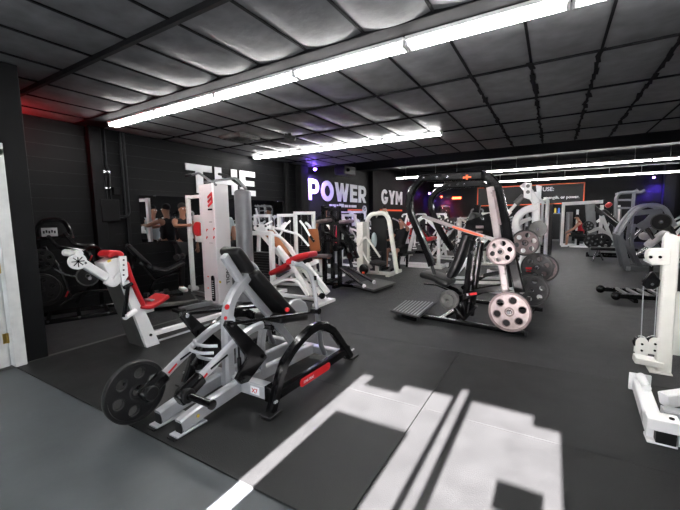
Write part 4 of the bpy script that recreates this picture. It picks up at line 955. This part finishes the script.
def rack(name, label, x, y, deg, frame='white_paint', w=1.1, d=.9, h=2.0, grp=None, bar=True):
    t = thing(name, label, 'rack', x, y, deg, grp)
    for a in (-w/2,w/2):
        for b in (-d/2,d/2): obj('upright', MB().beam([(a,b,0),(a,b,h)],.06,.06,side=(0,1,0)), frame, t)
        obj('side_bar', MB().beam([(a,-d/2,h-.03),(a,d/2,h-.03)],.06,.06,side=(1,0,0)), frame, t); obj('base_rail', MB().beam([(a,-d/2-.1,.03),(a,d/2+.2,.03)],.06,.06,side=(1,0,0)), frame, t)
    obj('top_bar', MB().beam([(-w/2,-d/2,h-.03),(w/2,-d/2,h-.03)],.06,.06), frame, t); obj('top_bar', MB().beam([(-w/2,d/2,h-.03),(w/2,d/2,h-.03)],.06,.06), frame, t)
    if bar: obj('barbell', MB().cyl((-w*.75,-d/2-.08,1.2),(w*.75,-d/2-.08,1.2),.016,10), 'chrome', t); obj('bar_hook', MB().box((-w/2,-d/2-.06,1.17),(.07,.1,.04)), 'satin_black', t); obj('bar_hook', MB().box((w/2,-d/2-.06,1.17),(.07,.1,.04)), 'satin_black', t)
    return t
# ------------------------------------------------------------------ white leg machine in the middle (red roller pads)
V = Frame(-3.9, 4.95, 0)
t = thF('leg_extension_machine', 'white leg machine with red seat and sloping white legs right of the white tower', 'gym machine', V)
a = V.gs([(249,300),(249,233),(273,233),(273,300)], -.02); zt = a[1][1]
obj('tower_frame', MB().beam([(a[0][0],0,.03),(a[0][0],0,zt),(a[3][0],0,zt),(a[3][0],0,.03)],.09,.08,r=.02,ch=.01), 'white_paint', t)
m = MB()
for k in range(14): m.bb(a[0][0]+.1,a[3][0]-.1,.05,.2,.1+k*.05,.145+k*.05)
obj('weight_stack', m, 'iron', t)
u,z = V.g(262,226,0); obj('top_bracket', MB().bb(u-.11,u+.11,-.03,.03,zt+.03,z+.03), 'white_paint', t, bevel=.01)
for px in (258,266): uu,zz = V.g(px,226,-.03); obj('bolt', MB().cyl((uu,-.03,zz),(uu,-.05,zz),.02,10), 'black_metal', t)
obj('incline_rail', MB().beam(V.Gs([(278,247),(296,270),(313,295)],-.2),.06,.08), 'white_paint', t)
obj('incline_rail', MB().beam(V.Gs([(306,264),(328,293)],-.3),.06,.08), 'white_paint', t)
q = V.gs([(291,250),(326,308)],-.05); obj('rear_leg', MB().beam([(q[0][0],-.05,q[0][1]),(q[1][0],-.05,.04)],.06,.07), 'white_paint', t)
obj('rear_foot', MB().box((q[1][0],-.1,.03),(.14,.5,.05)), 'white_paint', t, bevel=.01)
obj('thigh_pad', MB().pad(V.Gs([(274,273),(284,268),(292,263.5)],-.15),.3,.09), 'vinyl_red', t)
obj('seat_pad', MB().pad(V.Gs([(291,262),(303,256),(313,254)],-.15),.3,.1), 'vinyl_red', t)
obj('seat_rail', MB().beam(V.Gs([(274,283),(296,270),(318,261)],-.1),.06,.07), 'white_paint', t)
obj('curved_arm', MB().tube(V.Gs([(273,286),(285,279),(296,280),(303,288),(308,296)],-.25),.03,.15), 'white_paint', t)
obj('side_handle', MB().tube(V.Gs([(292,262),(303,265),(312,272),(316,280),(317,287)],-.35),.025,.12), 'silver', t)
obj('cross_bar', MB().beam([(a[3][0],0,.04),(q[1][0],0,.04)],.07,.06), 'white_paint', t)
obj('red_pad', MB().pad(V.Gs([(253,262),(262,272),(272,280)],.35),.3,.09), 'vinyl_red', t)
obj('arm_pad', MB().pad(V.Gs([(277,268),(266,262)],.5),.2,.08), 'vinyl_red', t)
obj('pad_post', MB().beam([V.G(262,272,.35),(V.g(262,272,.35)[0],.35,.04)],.06,.06), 'white_paint', t)
obj('pad_foot', MB().bb(V.g(262,272,.35)[0]-.04,a[3][0],.0,.4,0,.06), 'white_paint', t)
obj('ankle_roller', MB().cyl(V.G(322,296,-.35),V.G(322,296,-.05),.05), 'black_metal', t)

# black leverage machine in the middle
X = Frame(-3.6, 6.3, 0)
t = thF('leverage_machine', 'black leverage machine with two long white-tipped prongs in front of the wall lettering', 'gym machine', X)
for px,v in ((325,0),(340,0),(333,.6)):
    u = X.g(px,283,v)[0]; z = X.g(px,206,v)[1]; obj('upright', MB().beam([(u,v,.03),(u,v,z)],.08,.08), 'black_metal', t)
for py in (209,223,240): obj('cross_bar', MB().beam([X.G(322,py,0),X.G(347,py+1,0)],.06,.06), 'black_metal', t)
for pts,v in (([(339,226),(350,240),(358,258)],-.1),([(344,226),(351,247),(352,262)],.1),([(330,235),(346,246),(352,268)],.2),([(331,215),(345,230),(356,247)],.3)): obj('swing_arm', MB().beam([(u,v,z) for u,z in X.gs(pts,v)],.05,.06,r=.1), 'black_metal', t)
for a_,b_,v in (((340,268),(364,286),-.25),((348,267),(374,282),.1)):
    p_,q_ = X.G(*a_,v),X.G(*b_,v); obj('prong', MB().cyl(p_,q_,.028,10), 'black_metal', t); obj('prong_tip', MB().ball(q_,.04,n=10), 'lettering', t)
for pts in ([(318,222),(330,220)],[(341,222),(352,221)],[(316,256),(330,256)]): obj('arm_pad', MB().pad(X.Gs(pts,-.2),.2,.07), 'iron_dull_pink', t)
for px,py in ((322,233),(336,248),(347,238),(350,256)): u,z=X.g(px,py,-.1); obj('pivot', MB().cyl((u,-.12,z),(u,.1,z),.07,14), 'black_metal', t)
u0_,u1_ = X.g(324,283,0)[0], X.g(359,288,0)[0]
obj('base_rail', MB().beam([(u0_,0,.03),(u1_,0,.03)],.07,.06), 'black_metal', t); obj('base_rail', MB().beam([(u0_,0,.03),(u0_,.7,.03)],.07,.06,side=(1,0,0)), 'black_metal', t); obj('base_rail', MB().beam([(X.g(341,283,0)[0],-.3,.03),(X.g(341,283,0)[0],.7,.03)],.07,.06,side=(1,0,0)), 'black_metal', t)
p = [fl(*q) for q in ((353,288.5),(374,294.5),(396,286.5),(376,282))]
cx_ = sum(q.x for q in p)/4; cy_ = sum(q.y for q in p)/4
t = thing('platform', 'flat black tread platform on the floor in front of the black leverage machine', 'platform', cx_, cy_)
obj('deck', MB().prism([(q.x-cx_,q.y-cy_) for q in p],.05,.09,ax='z'), 'iron_grey', t, bevel=.008); obj('under_frame', MB().prism([((q.x-cx_)*.85,(q.y-cy_)*.85) for q in p],0,.05,ax='z'), 'satin_black', t)

# cream weight stack machine with rounded frame
Y_ = Frame(-3.75, 8.2, 0)
t = thF('cable_machine', 'cream weight-stack machine with rounded frame and black stack cover, centre left', 'gym machine', Y_)
q = Y_.gs([(368,272),(367,220),(371,214),(385,213),(389,219),(397,267)],0); q[0]=(q[0][0],.03); q[-1]=(q[-1][0],.03)
obj('round_frame', MB().beam([(u,0,z) for u,z in q],.10,.10,r=.15,ch=.025), 'cream_paint', t)
a,b = Y_.g(371,218,.06),Y_.g(386,268,.06); obj('stack_cover', MB().bb(a[0],b[0],.04,.12,.15,a[1]), 'satin_black', t, bevel=.02)
m=MB()
for k in range(10): m.bb(a[0]+.1,b[0]-.1,-.12,.02,.1+k*.045,.14+k*.045)
obj('weight_stack', m, 'iron', t)
a,b = Y_.g(358,222,-.2),Y_.g(365,276,-.2); obj('side_column', MB().bb(a[0],b[0],-.3,-.05,.02,a[1]), 'cream_paint', t, bevel=.02)
for pts in ([(359,245),(366,236),(372,245),(380,257)],[(362,250),(368,262),(372,268)]): obj('press_arm', MB().tube(Y_.Gs(pts,-.4),.028,.1,n=8), 'cream_paint', t)
a = Y_.g(371,271,-.2); b = Y_.g(401,271,-.2); obj('base_rail', MB().beam([(a[0]-.2,-.2,.04),(b[0]-.2,-.2,.04)],.09,.08), 'cream_paint', t); obj('base_foot', MB().beam([(b[0]-.25,-.45,.04),(b[0]-.25,.4,.04)],.09,.08,side=(1,0,0)), 'cream_paint', t)
obj('seat_pad', MB().pad(Y_.Gs([(372,262),(384,264)],-.3),.35,.1), 'vinyl_black', t); obj('seat_post', MB().beam([Y_.G(377,265,-.3),(Y_.g(377,265,-.3)[0],-.3,.05)],.08,.08), 'cream_paint', t)
u,z=Y_.g(364,269,-.35); obj('hanging_bag', MB().ball((u,-.36,z),.13,(1,.5,1)), 'black_metal', t); obj('orange_tag', MB().box((u+.02,-.43,z-.08),(.07,.01,.05)), 'orange', t)
u,z=Y_.g(375,240,.03); obj('grey_cloth', MB().ball((u,-.02,z),.13,(.6,.3,1.5)), 'cloth_grey', t)

# white A frame machine behind the black one
Z_ = Frame(-3.4, 10.0, 0)
t = thF('lever_machine', 'white A-shaped machine stand seen through the handles of the tall black machine', 'gym machine', Z_)
for pts,v in (([(415,229),(406,262)],-.2),([(409,226),(402,262)],.3)):
    q=Z_.gs(pts,v); obj('leg', MB().beam([(q[0][0],v,q[0][1]),(q[1][0],v,.04)],.08,.09), 'white_paint', t)
u=Z_.g(439,231,0); obj('post', MB().beam([(u[0],0,.04),(u[0],0,u[1])],.09,.09), 'white_paint', t)
a,b = Z_.g(394,260,0),Z_.g(441,267,-.4); obj('base_rail', MB().beam([(a[0],0,.04),(b[0]+.1,0,.04)],.09,.08), 'white_paint', t); obj('base_rail', MB().beam([(b[0]-.9,-.45,.04),(b[0],-.45,.04)],.08,.08), 'white_paint', t); obj('base_cross', MB().beam([(b[0],-.5,.04),(b[0],.3,.04)],.08,.08,side=(1,0,0)), 'white_paint', t)
obj('top_beam', MB().beam([Z_.G(410,227,0),Z_.G(424,216,0),Z_.G(439,231,0)],.08,.09,r=.1), 'white_paint', t)
obj('diagonal_bar', MB().cyl(Z_.G(411,203,0),Z_.G(402.5,233,0),.035,10), 'white_paint', t)
obj('seat_pad', MB().pad(Z_.Gs([(424,240),(434,238)],0),.4,.12), 'vinyl_red', t)

# ---- clutter rows
SM, LM = stack_machine, lever_machine
SM('weight_machine','white weight machine with brown back pad left of the black leverage machine',-5.0,7.3,-20,pad='vinyl_brown',h=1.55,rounded=False)
LM('lever_machine','white sloping machine with brown pad directly left of the black leverage machine',-5.0,6.1,10,pad='vinyl_brown',h=1.25,plates=False)
SM('weight_machine','white square-framed weight machine standing nearest the left wall behind the tower',-6.15,7.0,-90,h=1.5,rounded=False,pad='vinyl_black')
SM('weight_machine','white weight machine with red pads behind the red seat of the middle leg machine',-6.05,10.0,-90,h=1.6,pad='vinyl_red')
SM('weight_machine','white square-framed machine under the purple letter P',-5.9,11.4,-50,h=1.6,rounded=False)
LM('lever_machine','white sloping machine with black pads under the letter O',-4.7,9.2,-10,pad='vinyl_black',ptag='white sloping machine under the letter O')
SM('weight_machine','cream weight machine behind the black leverage machine under the letter W',-5.0,12.2,-20,'cream_paint',h=1.6)
SM('weight_machine','white machine with red pad under the letter E of the middle word',-5.5,15.2,-70,h=1.5,pad='vinyl_red')
LM('lever_machine','black sloping machine with red pad between the cream machine and the seated man',-4.1,13.4,20,'black_metal','vinyl_red',ptag='black sloping machine behind the cream machine')
SM('weight_machine','small white machine by the wall below the farthest wall word',-5.6,17.6,-60,h=1.5)
SM('weight_machine','black weight machine in the far left corner beside the red lamp',-4.9,19.5,-60,'black_metal','vinyl_red',h=1.9)
LM('lever_machine','white lever machine behind the A-shaped stand, near the red glow',-3.5,15.0,-15,pad='vinyl_red',ptag='white lever machine behind the A-shaped stand')
LM('lever_machine','white lever machine with black pads seen between the two curved handles',-2.9,11.9,160,pad='vinyl_black',h=1.35,ptag='white lever machine seen between the curved handles')
SM('weight_machine','silver weight machine behind the back pad of the tall black machine',-1.3,12.6,200,'silver',h=1.5)
SM('weight_machine','tall dark machine under the red LED display',-3.3,18.6,-90,'grey_metal',h=1.7)
LM('lever_machine','cream lever machine under the left end of the orange framed sign',-1.9,16.0,-30,'cream_paint','vinyl_black',ptag='cream lever machine under the orange sign')
SM('weight_machine','white weight machine directly behind the S-curved machine',-.7,9.4,190,h=1.75)
LM('lever_machine','white sloping machine left of the S-curved post',-1.4,8.0,200,pad='vinyl_black',h=1.5,ptag='white sloping machine left of the S-curved post')
SM('weight_machine','cream weight machine seen through the frame of the tall black machine',-1.75,10.7,10,'cream_paint',h=1.3)
# chrome plates bar etc. right side
O = Frame(.95, 18.6, 0)
t = thF('cable_crossover', 'white cable frame around the seated man on the far right', 'gym machine', O)
for px,pb in ((563.5,243),(602,235)):
    u,z=O.g(px,205,0); obj('upright', MB().beam([(u,0,.02),(u,0,z)],.12,.12), 'white_paint', t)
a,b=O.g(562,204,0),O.g(603,201,0); obj('top_beam', MB().beam([(a[0],0,a[1]),(b[0],0,a[1]+.05)],.14,.14), 'white_paint', t)
a,b=O.g(572,212,.1),O.g(567,236,.1); obj('stack_tube', MB().cyl((b[0]+.05,.1,.1),(b[0]+.05,.1,a[1]),.13,14), 'grey_metal', t)
u=O.g(576,240,0); obj('inner_post', MB().beam([(u[0],0,.02),(u[0],0,a[1]+.1)],.09,.09), 'white_paint', t)
obj('base_rail', MB().beam([(O.g(563,243,0)[0],0,.05),(O.g(603,243,0)[0],0,.05)],.12,.1), 'white_paint', t)
a=O.g(581,247,-.8); obj('seat_base', MB().bb(a[0]-.4,a[0]+.3,-.75,-.45,0,.08), 'white_paint', t, bevel=.01); obj('seat_pad', MB().pad([(a[0]-.45,-.6,.5),(a[0]+.15,-.6,.5)],.4,.1), 'vinyl_black', t); obj('seat_post', MB().beam([(a[0]-.1,-.6,.05),(a[0]-.1,-.6,.46)],.1,.1), 'black_metal', t)
seat_u = a[0]
# black hack machine
I_ = Frame(1.3, 14.2, 0)
t = thF('hack_squat_machine', 'black sloping squat machine with grey posts between the seated man and the grey leg press', 'gym machine', I_)
for v in (0,.7):
    a,b=I_.g(592,206,v),I_.g(630,236,v); obj('guide_rail', MB().beam([(a[0],v,a[1]),(b[0],v,b[1]),(b[0]+.1,v,.05)],.08,.14,r=.1), 'black_metal', t)
    q=I_.gs([(590,204),(591,222),(594,247)],v); q[-1]=(q[-1][0],.04); obj('rear_post', MB().beam([(u,v,z) for u,z in q],.1,.26,ch=.03), 'grey_metal', t)
    a=I_.g(586,252,v); obj('base_rail', MB().beam([(a[0],v,.04),(a[0]+2.0,v,.04)],.08,.08), 'black_metal', t)
obj('slide_pad', MB().pad(I_.Gs([(602,210),(612,220),(622,229)],.35),.5,.16), 'vinyl_black', t)
obj('shoulder_pad', MB().pad(I_.Gs([(606,207),(611,203)],.2),.3,.14), 'vinyl_red', t)
obj('white_brace', MB().beam(I_.Gs([(602,216),(610,236),(618,243)],-.1),.07,.1), 'white_paint', t); obj('link', MB().beam(I_.Gs([(588,232),(600,228),(610,238)],-.05),.06,.1), 'white_paint', t)
for px,py,R_,lb in ((601,242,.28,'large black plate low on the black sloping squat machine'),(592,241,.22,'black plate at the left end of the black sloping squat machine'),(588,226,.16,'small black plate high on the rear post of the squat machine')):
    u,z=I_.g(px,py,-.15); plate(lb, I_, u,-.15,max(z,R_+.01),R_, 'iron','iron',None,6)
    obj('weight_horn', MB().cyl((u,-.2,max(z,R_+.01)),(u,0,max(z,R_+.01)),.03), 'chrome', t)
# low bench
q=fl(602,258); t=thing('flat_bench','low chrome-legged bench on the floor left of the grey leg press','bench',q.x-.1,q.y-1.0,0)
obj('seat_pad', MB().pad([(-.3,0,.38),(.8,0,.38)],.3,.09), 'vinyl_black', t)
for s_ in (-.1,.6): obj('leg', MB().tube([(s_,-.1,.36),(s_-.15,-.2,.02)],.025), 'chrome', t); obj('leg', MB().tube([(s_,.1,.36),(s_+.15,.2,.02)],.025), 'chrome', t)
# grey tubular rack and white ones at right back
T_ = Frame(2.6, 16.5, 0)
t=thF('pull_up_rack','grey tubular rack with handles rising behind the grey leg press','rack',T_)
for v in (0,.7):
    q=T_.gs([(616,236),(616,198),(619,193),(634,192),(638,190)],v); q[0]=(q[0][0],.03); obj('frame_tube', MB().tube([(u,v,z) for u,z in q],.06,.15), 'grey_metal', t)
    q=T_.g(634,192,v); obj('upright', MB().beam([(q[0],v,.03),(q[0],v,q[1])],.09,.09), 'grey_metal', t)
    obj('pull_up_handle', MB().tube(T_.Gs([(634,192),(641,192),(645,190)],v),.05), 'grey_metal', t)
for py in (200,208): obj('cross_bar', MB().beam([T_.G(616,py,0),T_.G(634,py,0)],.07,.07), 'grey_metal', t)
b_=T_.Gs([(619,193),(634,192)],.0); obj('top_cross', MB().beam([(b_[0][0],0,b_[0][2]),(b_[0][0],.7,b_[0][2])],.06,.06,side=(1,0,0)), 'grey_metal', t); obj('top_cross', MB().beam([(b_[1][0],0,b_[1][2]),(b_[1][0],.7,b_[1][2])],.06,.06,side=(1,0,0)), 'grey_metal', t)
LM('lever_machine','white lever machine under the grey tubular rack',4.0,17.2,170,pad='vinyl_red',h=1.75,plates=False)
SM('weight_machine','white weight machine right behind the grey leg press',3.0,13.3,180,pad='vinyl_grey',h=1.6)
SM('weight_machine','white weight machine between the squat machine and the far wall',1.9,19.8,180,h=1.7,rounded=False)
LM('lever_machine','cream lever machine at the right edge behind the leg press top rail',3.6,14.9,180,'cream_paint','vinyl_brown',h=1.5,plates=False)
SM('weight_machine','dark machine under the purple light by the far wall',4.6,19.6,200,'grey_metal',h=1.5)
LM('lever_machine','black lever machine against the far wall left of the cabinets',-1.7,20.6,-90,'black_metal','vinyl_black',h=1.3,plates=False)

# ------------------------------------------------------------------ people
def skinned(name, J, E, m, parent=None, root='pelvis', sub=2):
    me = bpy.data.meshes.new(name); keys = list(J); me.from_pydata([J[k][:3] for k in keys], [(keys.index(a), keys.index(b)) for a, b in E], [])
    o = bpy.data.objects.new(name, me); COL.objects.link(o)
    sk = o.modifiers.new('skin','SKIN'); sk.use_smooth_shade = True; sk.branch_smoothing = .4
    for i, k in enumerate(keys):
        v = me.skin_vertices[0].data[i]; r = J[k][3]; v.radius = r if isinstance(r, tuple) else (r, r); v.use_root = (k == root)
    ss = o.modifiers.new('sub','SUBSURF'); ss.levels = ss.render_levels = sub
    bpy.context.view_layer.update(); dg = bpy.context.evaluated_depsgraph_get(); nm = bpy.data.meshes.new_from_object(o.evaluated_get(dg)); bpy.data.objects.remove(o)
    nm.materials.clear(); nm.materials.append(MT[m]); nm.shade_smooth()
    q = bpy.data.objects.new(name, nm); COL.objects.link(q)
    if parent: q.parent = parent
    return q
def person(label, x, y, deg, pose, skin='skin', top='cloth_black', bottom='cloth_black', hair='hair', longpants=True, shoe='cloth_white', z=0.0, sleeves=True):
    t = thing('person', label, 'person', x, y, deg, None, z)
    J = dict(pelvis=(0,0,.95,(.12,.15)), waist=(0,0,1.08,(.10,.13)), chest=(0,0,1.30,(.115,.165)), neckb=(0,0,1.47,(.06,.07)), neck=(.01,0,1.53,.052),
             head=(.03,0,1.62,(.085,.075)), crown=(.02,0,1.72,(.08,.07)))
    for s_, n in ((1,'L'),(-1,'R')):
        J.update({'sh'+n:(0,s_*.17,1.43,.06),'el'+n:(0,s_*.24,1.15,.043),'wr'+n:(.05,s_*.25,.90,.029),'ha'+n:(.07,s_*.25,.83,(.02,.035)),
                  'hip'+n:(0,s_*.09,.90,.088),'kn'+n:(.02,s_*.10,.50,.058),'an'+n:(-.01,s_*.10,.09,.04),'to'+n:(.15,s_*.115,.035,(.03,.04))})
    for k, v in pose.items(): J[k] = (*v, J[k][3])
    E = [('pelvis','waist'),('waist','chest'),('chest','neckb'),('neckb','neck'),('neck','head'),('head','crown')]
    for n in 'LR': E += [('chest','sh'+n),('sh'+n,'el'+n),('el'+n,'wr'+n),('wr'+n,'ha'+n),('pelvis','hip'+n),('hip'+n,'kn'+n),('kn'+n,'an'+n),('an'+n,'to'+n)]
    skinned('body', J, E, skin, t)
    g = lambda k, a=.014: (*J[k][:3], tuple(q+a for q in J[k][3]) if isinstance(J[k][3], tuple) else J[k][3]+a)
    mid = lambda a, b, f, r: (*[J[a][i]+(J[b][i]-J[a][i])*f for i in range(3)], r)
    T = {k: g(k,.02) for k in ('pelvis','waist','chest','neckb')}; TE = [('pelvis','waist'),('waist','chest'),('chest','neckb')]
    for n in 'LR':
        T['sh'+n] = g('sh'+n); T['sl'+n] = mid('sh'+n,'el'+n,.55,.062); TE += [('chest','sh'+n),('sh'+n,'sl'+n)]
    if sleeves is False:
        for n in 'LR': T['sl'+n] = mid('sh'+n,'el'+n,.08,.05)
    skinned('shirt', T, TE, top, t)
    P = {'pelvis': g('pelvis',.024)}; PE = []
    for n in 'LR':
        P['hip'+n] = g('hip'+n,.02); PE += [('pelvis','hip'+n)]
        if longpants: P['kn'+n] = g('kn'+n,.016); P['an'+n] = g('an'+n,.014); PE += [('hip'+n,'kn'+n),('kn'+n,'an'+n)]
        else: P['kh'+n] = mid('hip'+n,'kn'+n,.85,.085); PE += [('hip'+n,'kh'+n)]
    skinned('trousers' if longpants else 'shorts', P, PE, bottom, t)
    hd, cr = Vector(J['head'][:3]), Vector(J['crown'][:3])
    obj('hair', MB().ball(hd.lerp(cr,.75)+Vector((-.018,0,.005)), .088, (1.0,.9,.85)), hair, t)
    f = MB()
    for s_ in (-1,1): f.ball(hd+Vector((.075,s_*.03,.03)),.011,n=8)
    obj('eye', f, 'lettering', t); obj('nose', MB().ball(hd+Vector((.092,0,-.0)),.016,(1,.8,1.4),n=8), skin, t); obj('mouth', MB().ball(hd+Vector((.08,0,-.04)),.018,(.4,1,.3),n=8), 'vinyl_brown', t)
    for s_ in (-1,1): obj('ear', MB().ball(hd+Vector((-.0,s_*.078,.01)),.024,(.6,.4,1),n=8), skin, t)
    for n in 'LR':
        h = Vector(J['ha'+n][:3]); d = (h-Vector(J['wr'+n][:3])).normalized(); sd = d.cross(Vector((0,0,1))); sd = sd.normalized() if sd.length > .2 else Vector((1,0,0)); nn = sd.cross(d)
        for k in range(4):
            L = (.07,.08,.075,.06)[k]; b = h+sd*(.024-.016*k)*1.1
            obj('finger', MB().tube([b, b+d*L*.5, b+d*L*.8-nn*L*.35], .008, .01, 6, side=sd), skin, t)
        obj('thumb', MB().tube([h+sd*.025-d*.02, h+sd*.055+d*.01, h+sd*.06+d*.035], .009, .01, 6, side=nn), skin, t)
        a, o_ = Vector(J['an'+n][:3]), Vector(J['to'+n][:3])
        sm_ = MB().pad([a+(o_-a)*Vector((-.35,-.35,0)).x*Vector((1,1,0)) if False else Vector((a.x-.05*(o_.x-a.x)/.16, a.y-.05*(o_.y-a.y)/.16, min(a.z,o_.z+.03)-.0)), Vector((o_.x+.04*(o_.x-a.x)/.16, o_.y+.04*(o_.y-a.y)/.16, o_.z+.01))], .10, .085, side=Vector((o_.y-a.y, -(o_.x-a.x), 0)))
        obj('shoe', sm_, shoe, t)
    return t
person('man in black with a black headband and bare arm standing by the wall mirror', -6.33, 4.52, -10, dict(elR=(.24,-.26,1.32), wrR=(.48,-.12,1.33), haR=(.55,-.1,1.34)), 'skin_dark', 'cloth_black','cloth_black','cloth_black', sleeves=False)
person('man in a pale grey shirt mostly hidden behind the white tower, seen in the mirror', -5.45, 4.75, 170, dict(elL=(.2,-.24,1.30) if False else (.2,.2,1.28), wrL=(.42,.1,1.31), haL=(.49,.08,1.33)), 'skin', 'cloth_grey','cloth_black','hair')
person('man in black standing under the letter O behind the leverage machine', -5.55, 8.5, -60, dict(elL=(.15,.26,1.2), wrL=(.33,.2,1.25), haL=(.38,.19,1.27)), 'skin_dark', 'cloth_black','cloth_black')
person('man with dark hair whose head shows above the cream rounded machine', -4.65, 10.6, -50, {}, 'skin', 'cloth_black','cloth_black')
sit = dict(pelvis=(0,0,.55), waist=(-.05,0,.68), chest=(-.10,0,.92), neckb=(-.10,0,1.10), neck=(-.09,0,1.16), head=(-.06,0,1.25), crown=(-.06,0,1.35),
  shL=(-.10,.17,1.05), shR=(-.10,-.17,1.05), elL=(.0,.26,.82), elR=(.0,-.26,.82), wrL=(.22,.2,.80), wrR=(.22,-.2,.80), haL=(.29,.18,.80), haR=(.29,-.18,.80),
  hipL=(.02,.1,.53), hipR=(.02,-.1,.53), knL=(.44,.14,.54), knR=(.44,-.14,.54), anL=(.46,.14,.09), anR=(.46,-.14,.09), toL=(.62,.15,.035), toR=(.62,-.15,.035))
p = dict(sit); p.update(elL=(.1,.3,1.1), wrL=(.3,.25,1.28), haL=(.35,.24,1.33))
person('seated man in black with one arm raised, left of the A-shaped white stand', -3.55, 9.15, -100, p, 'skin','cloth_black','cloth_black','hair',False,'cloth_black')
t = thing('flat_bench','black bench under the seated man left of the A-shaped white stand','bench',-3.55,9.2,-100)
obj('seat_pad', MB().pad([(-.5,0,.41),(.2,0,.41)],.34,.08), 'vinyl_black', t); obj('leg', MB().beam([(-.35,0,.38),(-.35,0,.0)],.06,.06), 'black_metal', t); obj('leg', MB().beam([(.1,0,.38),(.1,0,.0)],.06,.06), 'black_metal', t)
person('seated man in a red sleeveless shirt and black shorts on the far right cable machine', O.x+seat_u-.05, O.y-.6, 180, dict(sit, chest=(.02,0,.92), neckb=(.06,0,1.10), neck=(.08,0,1.15), head=(.13,0,1.22), crown=(.15,0,1.32), shL=(.04,.17,1.04), shR=(.04,-.17,1.04), elL=(.2,.24,.80), elR=(.2,-.24,.80), wrL=(.42,.16,.66), wrR=(.42,-.16,.66), haL=(.48,.15,.62), haR=(.48,-.15,.62)), 'skin','cloth_red','cloth_black','hair',False, sleeves=False)
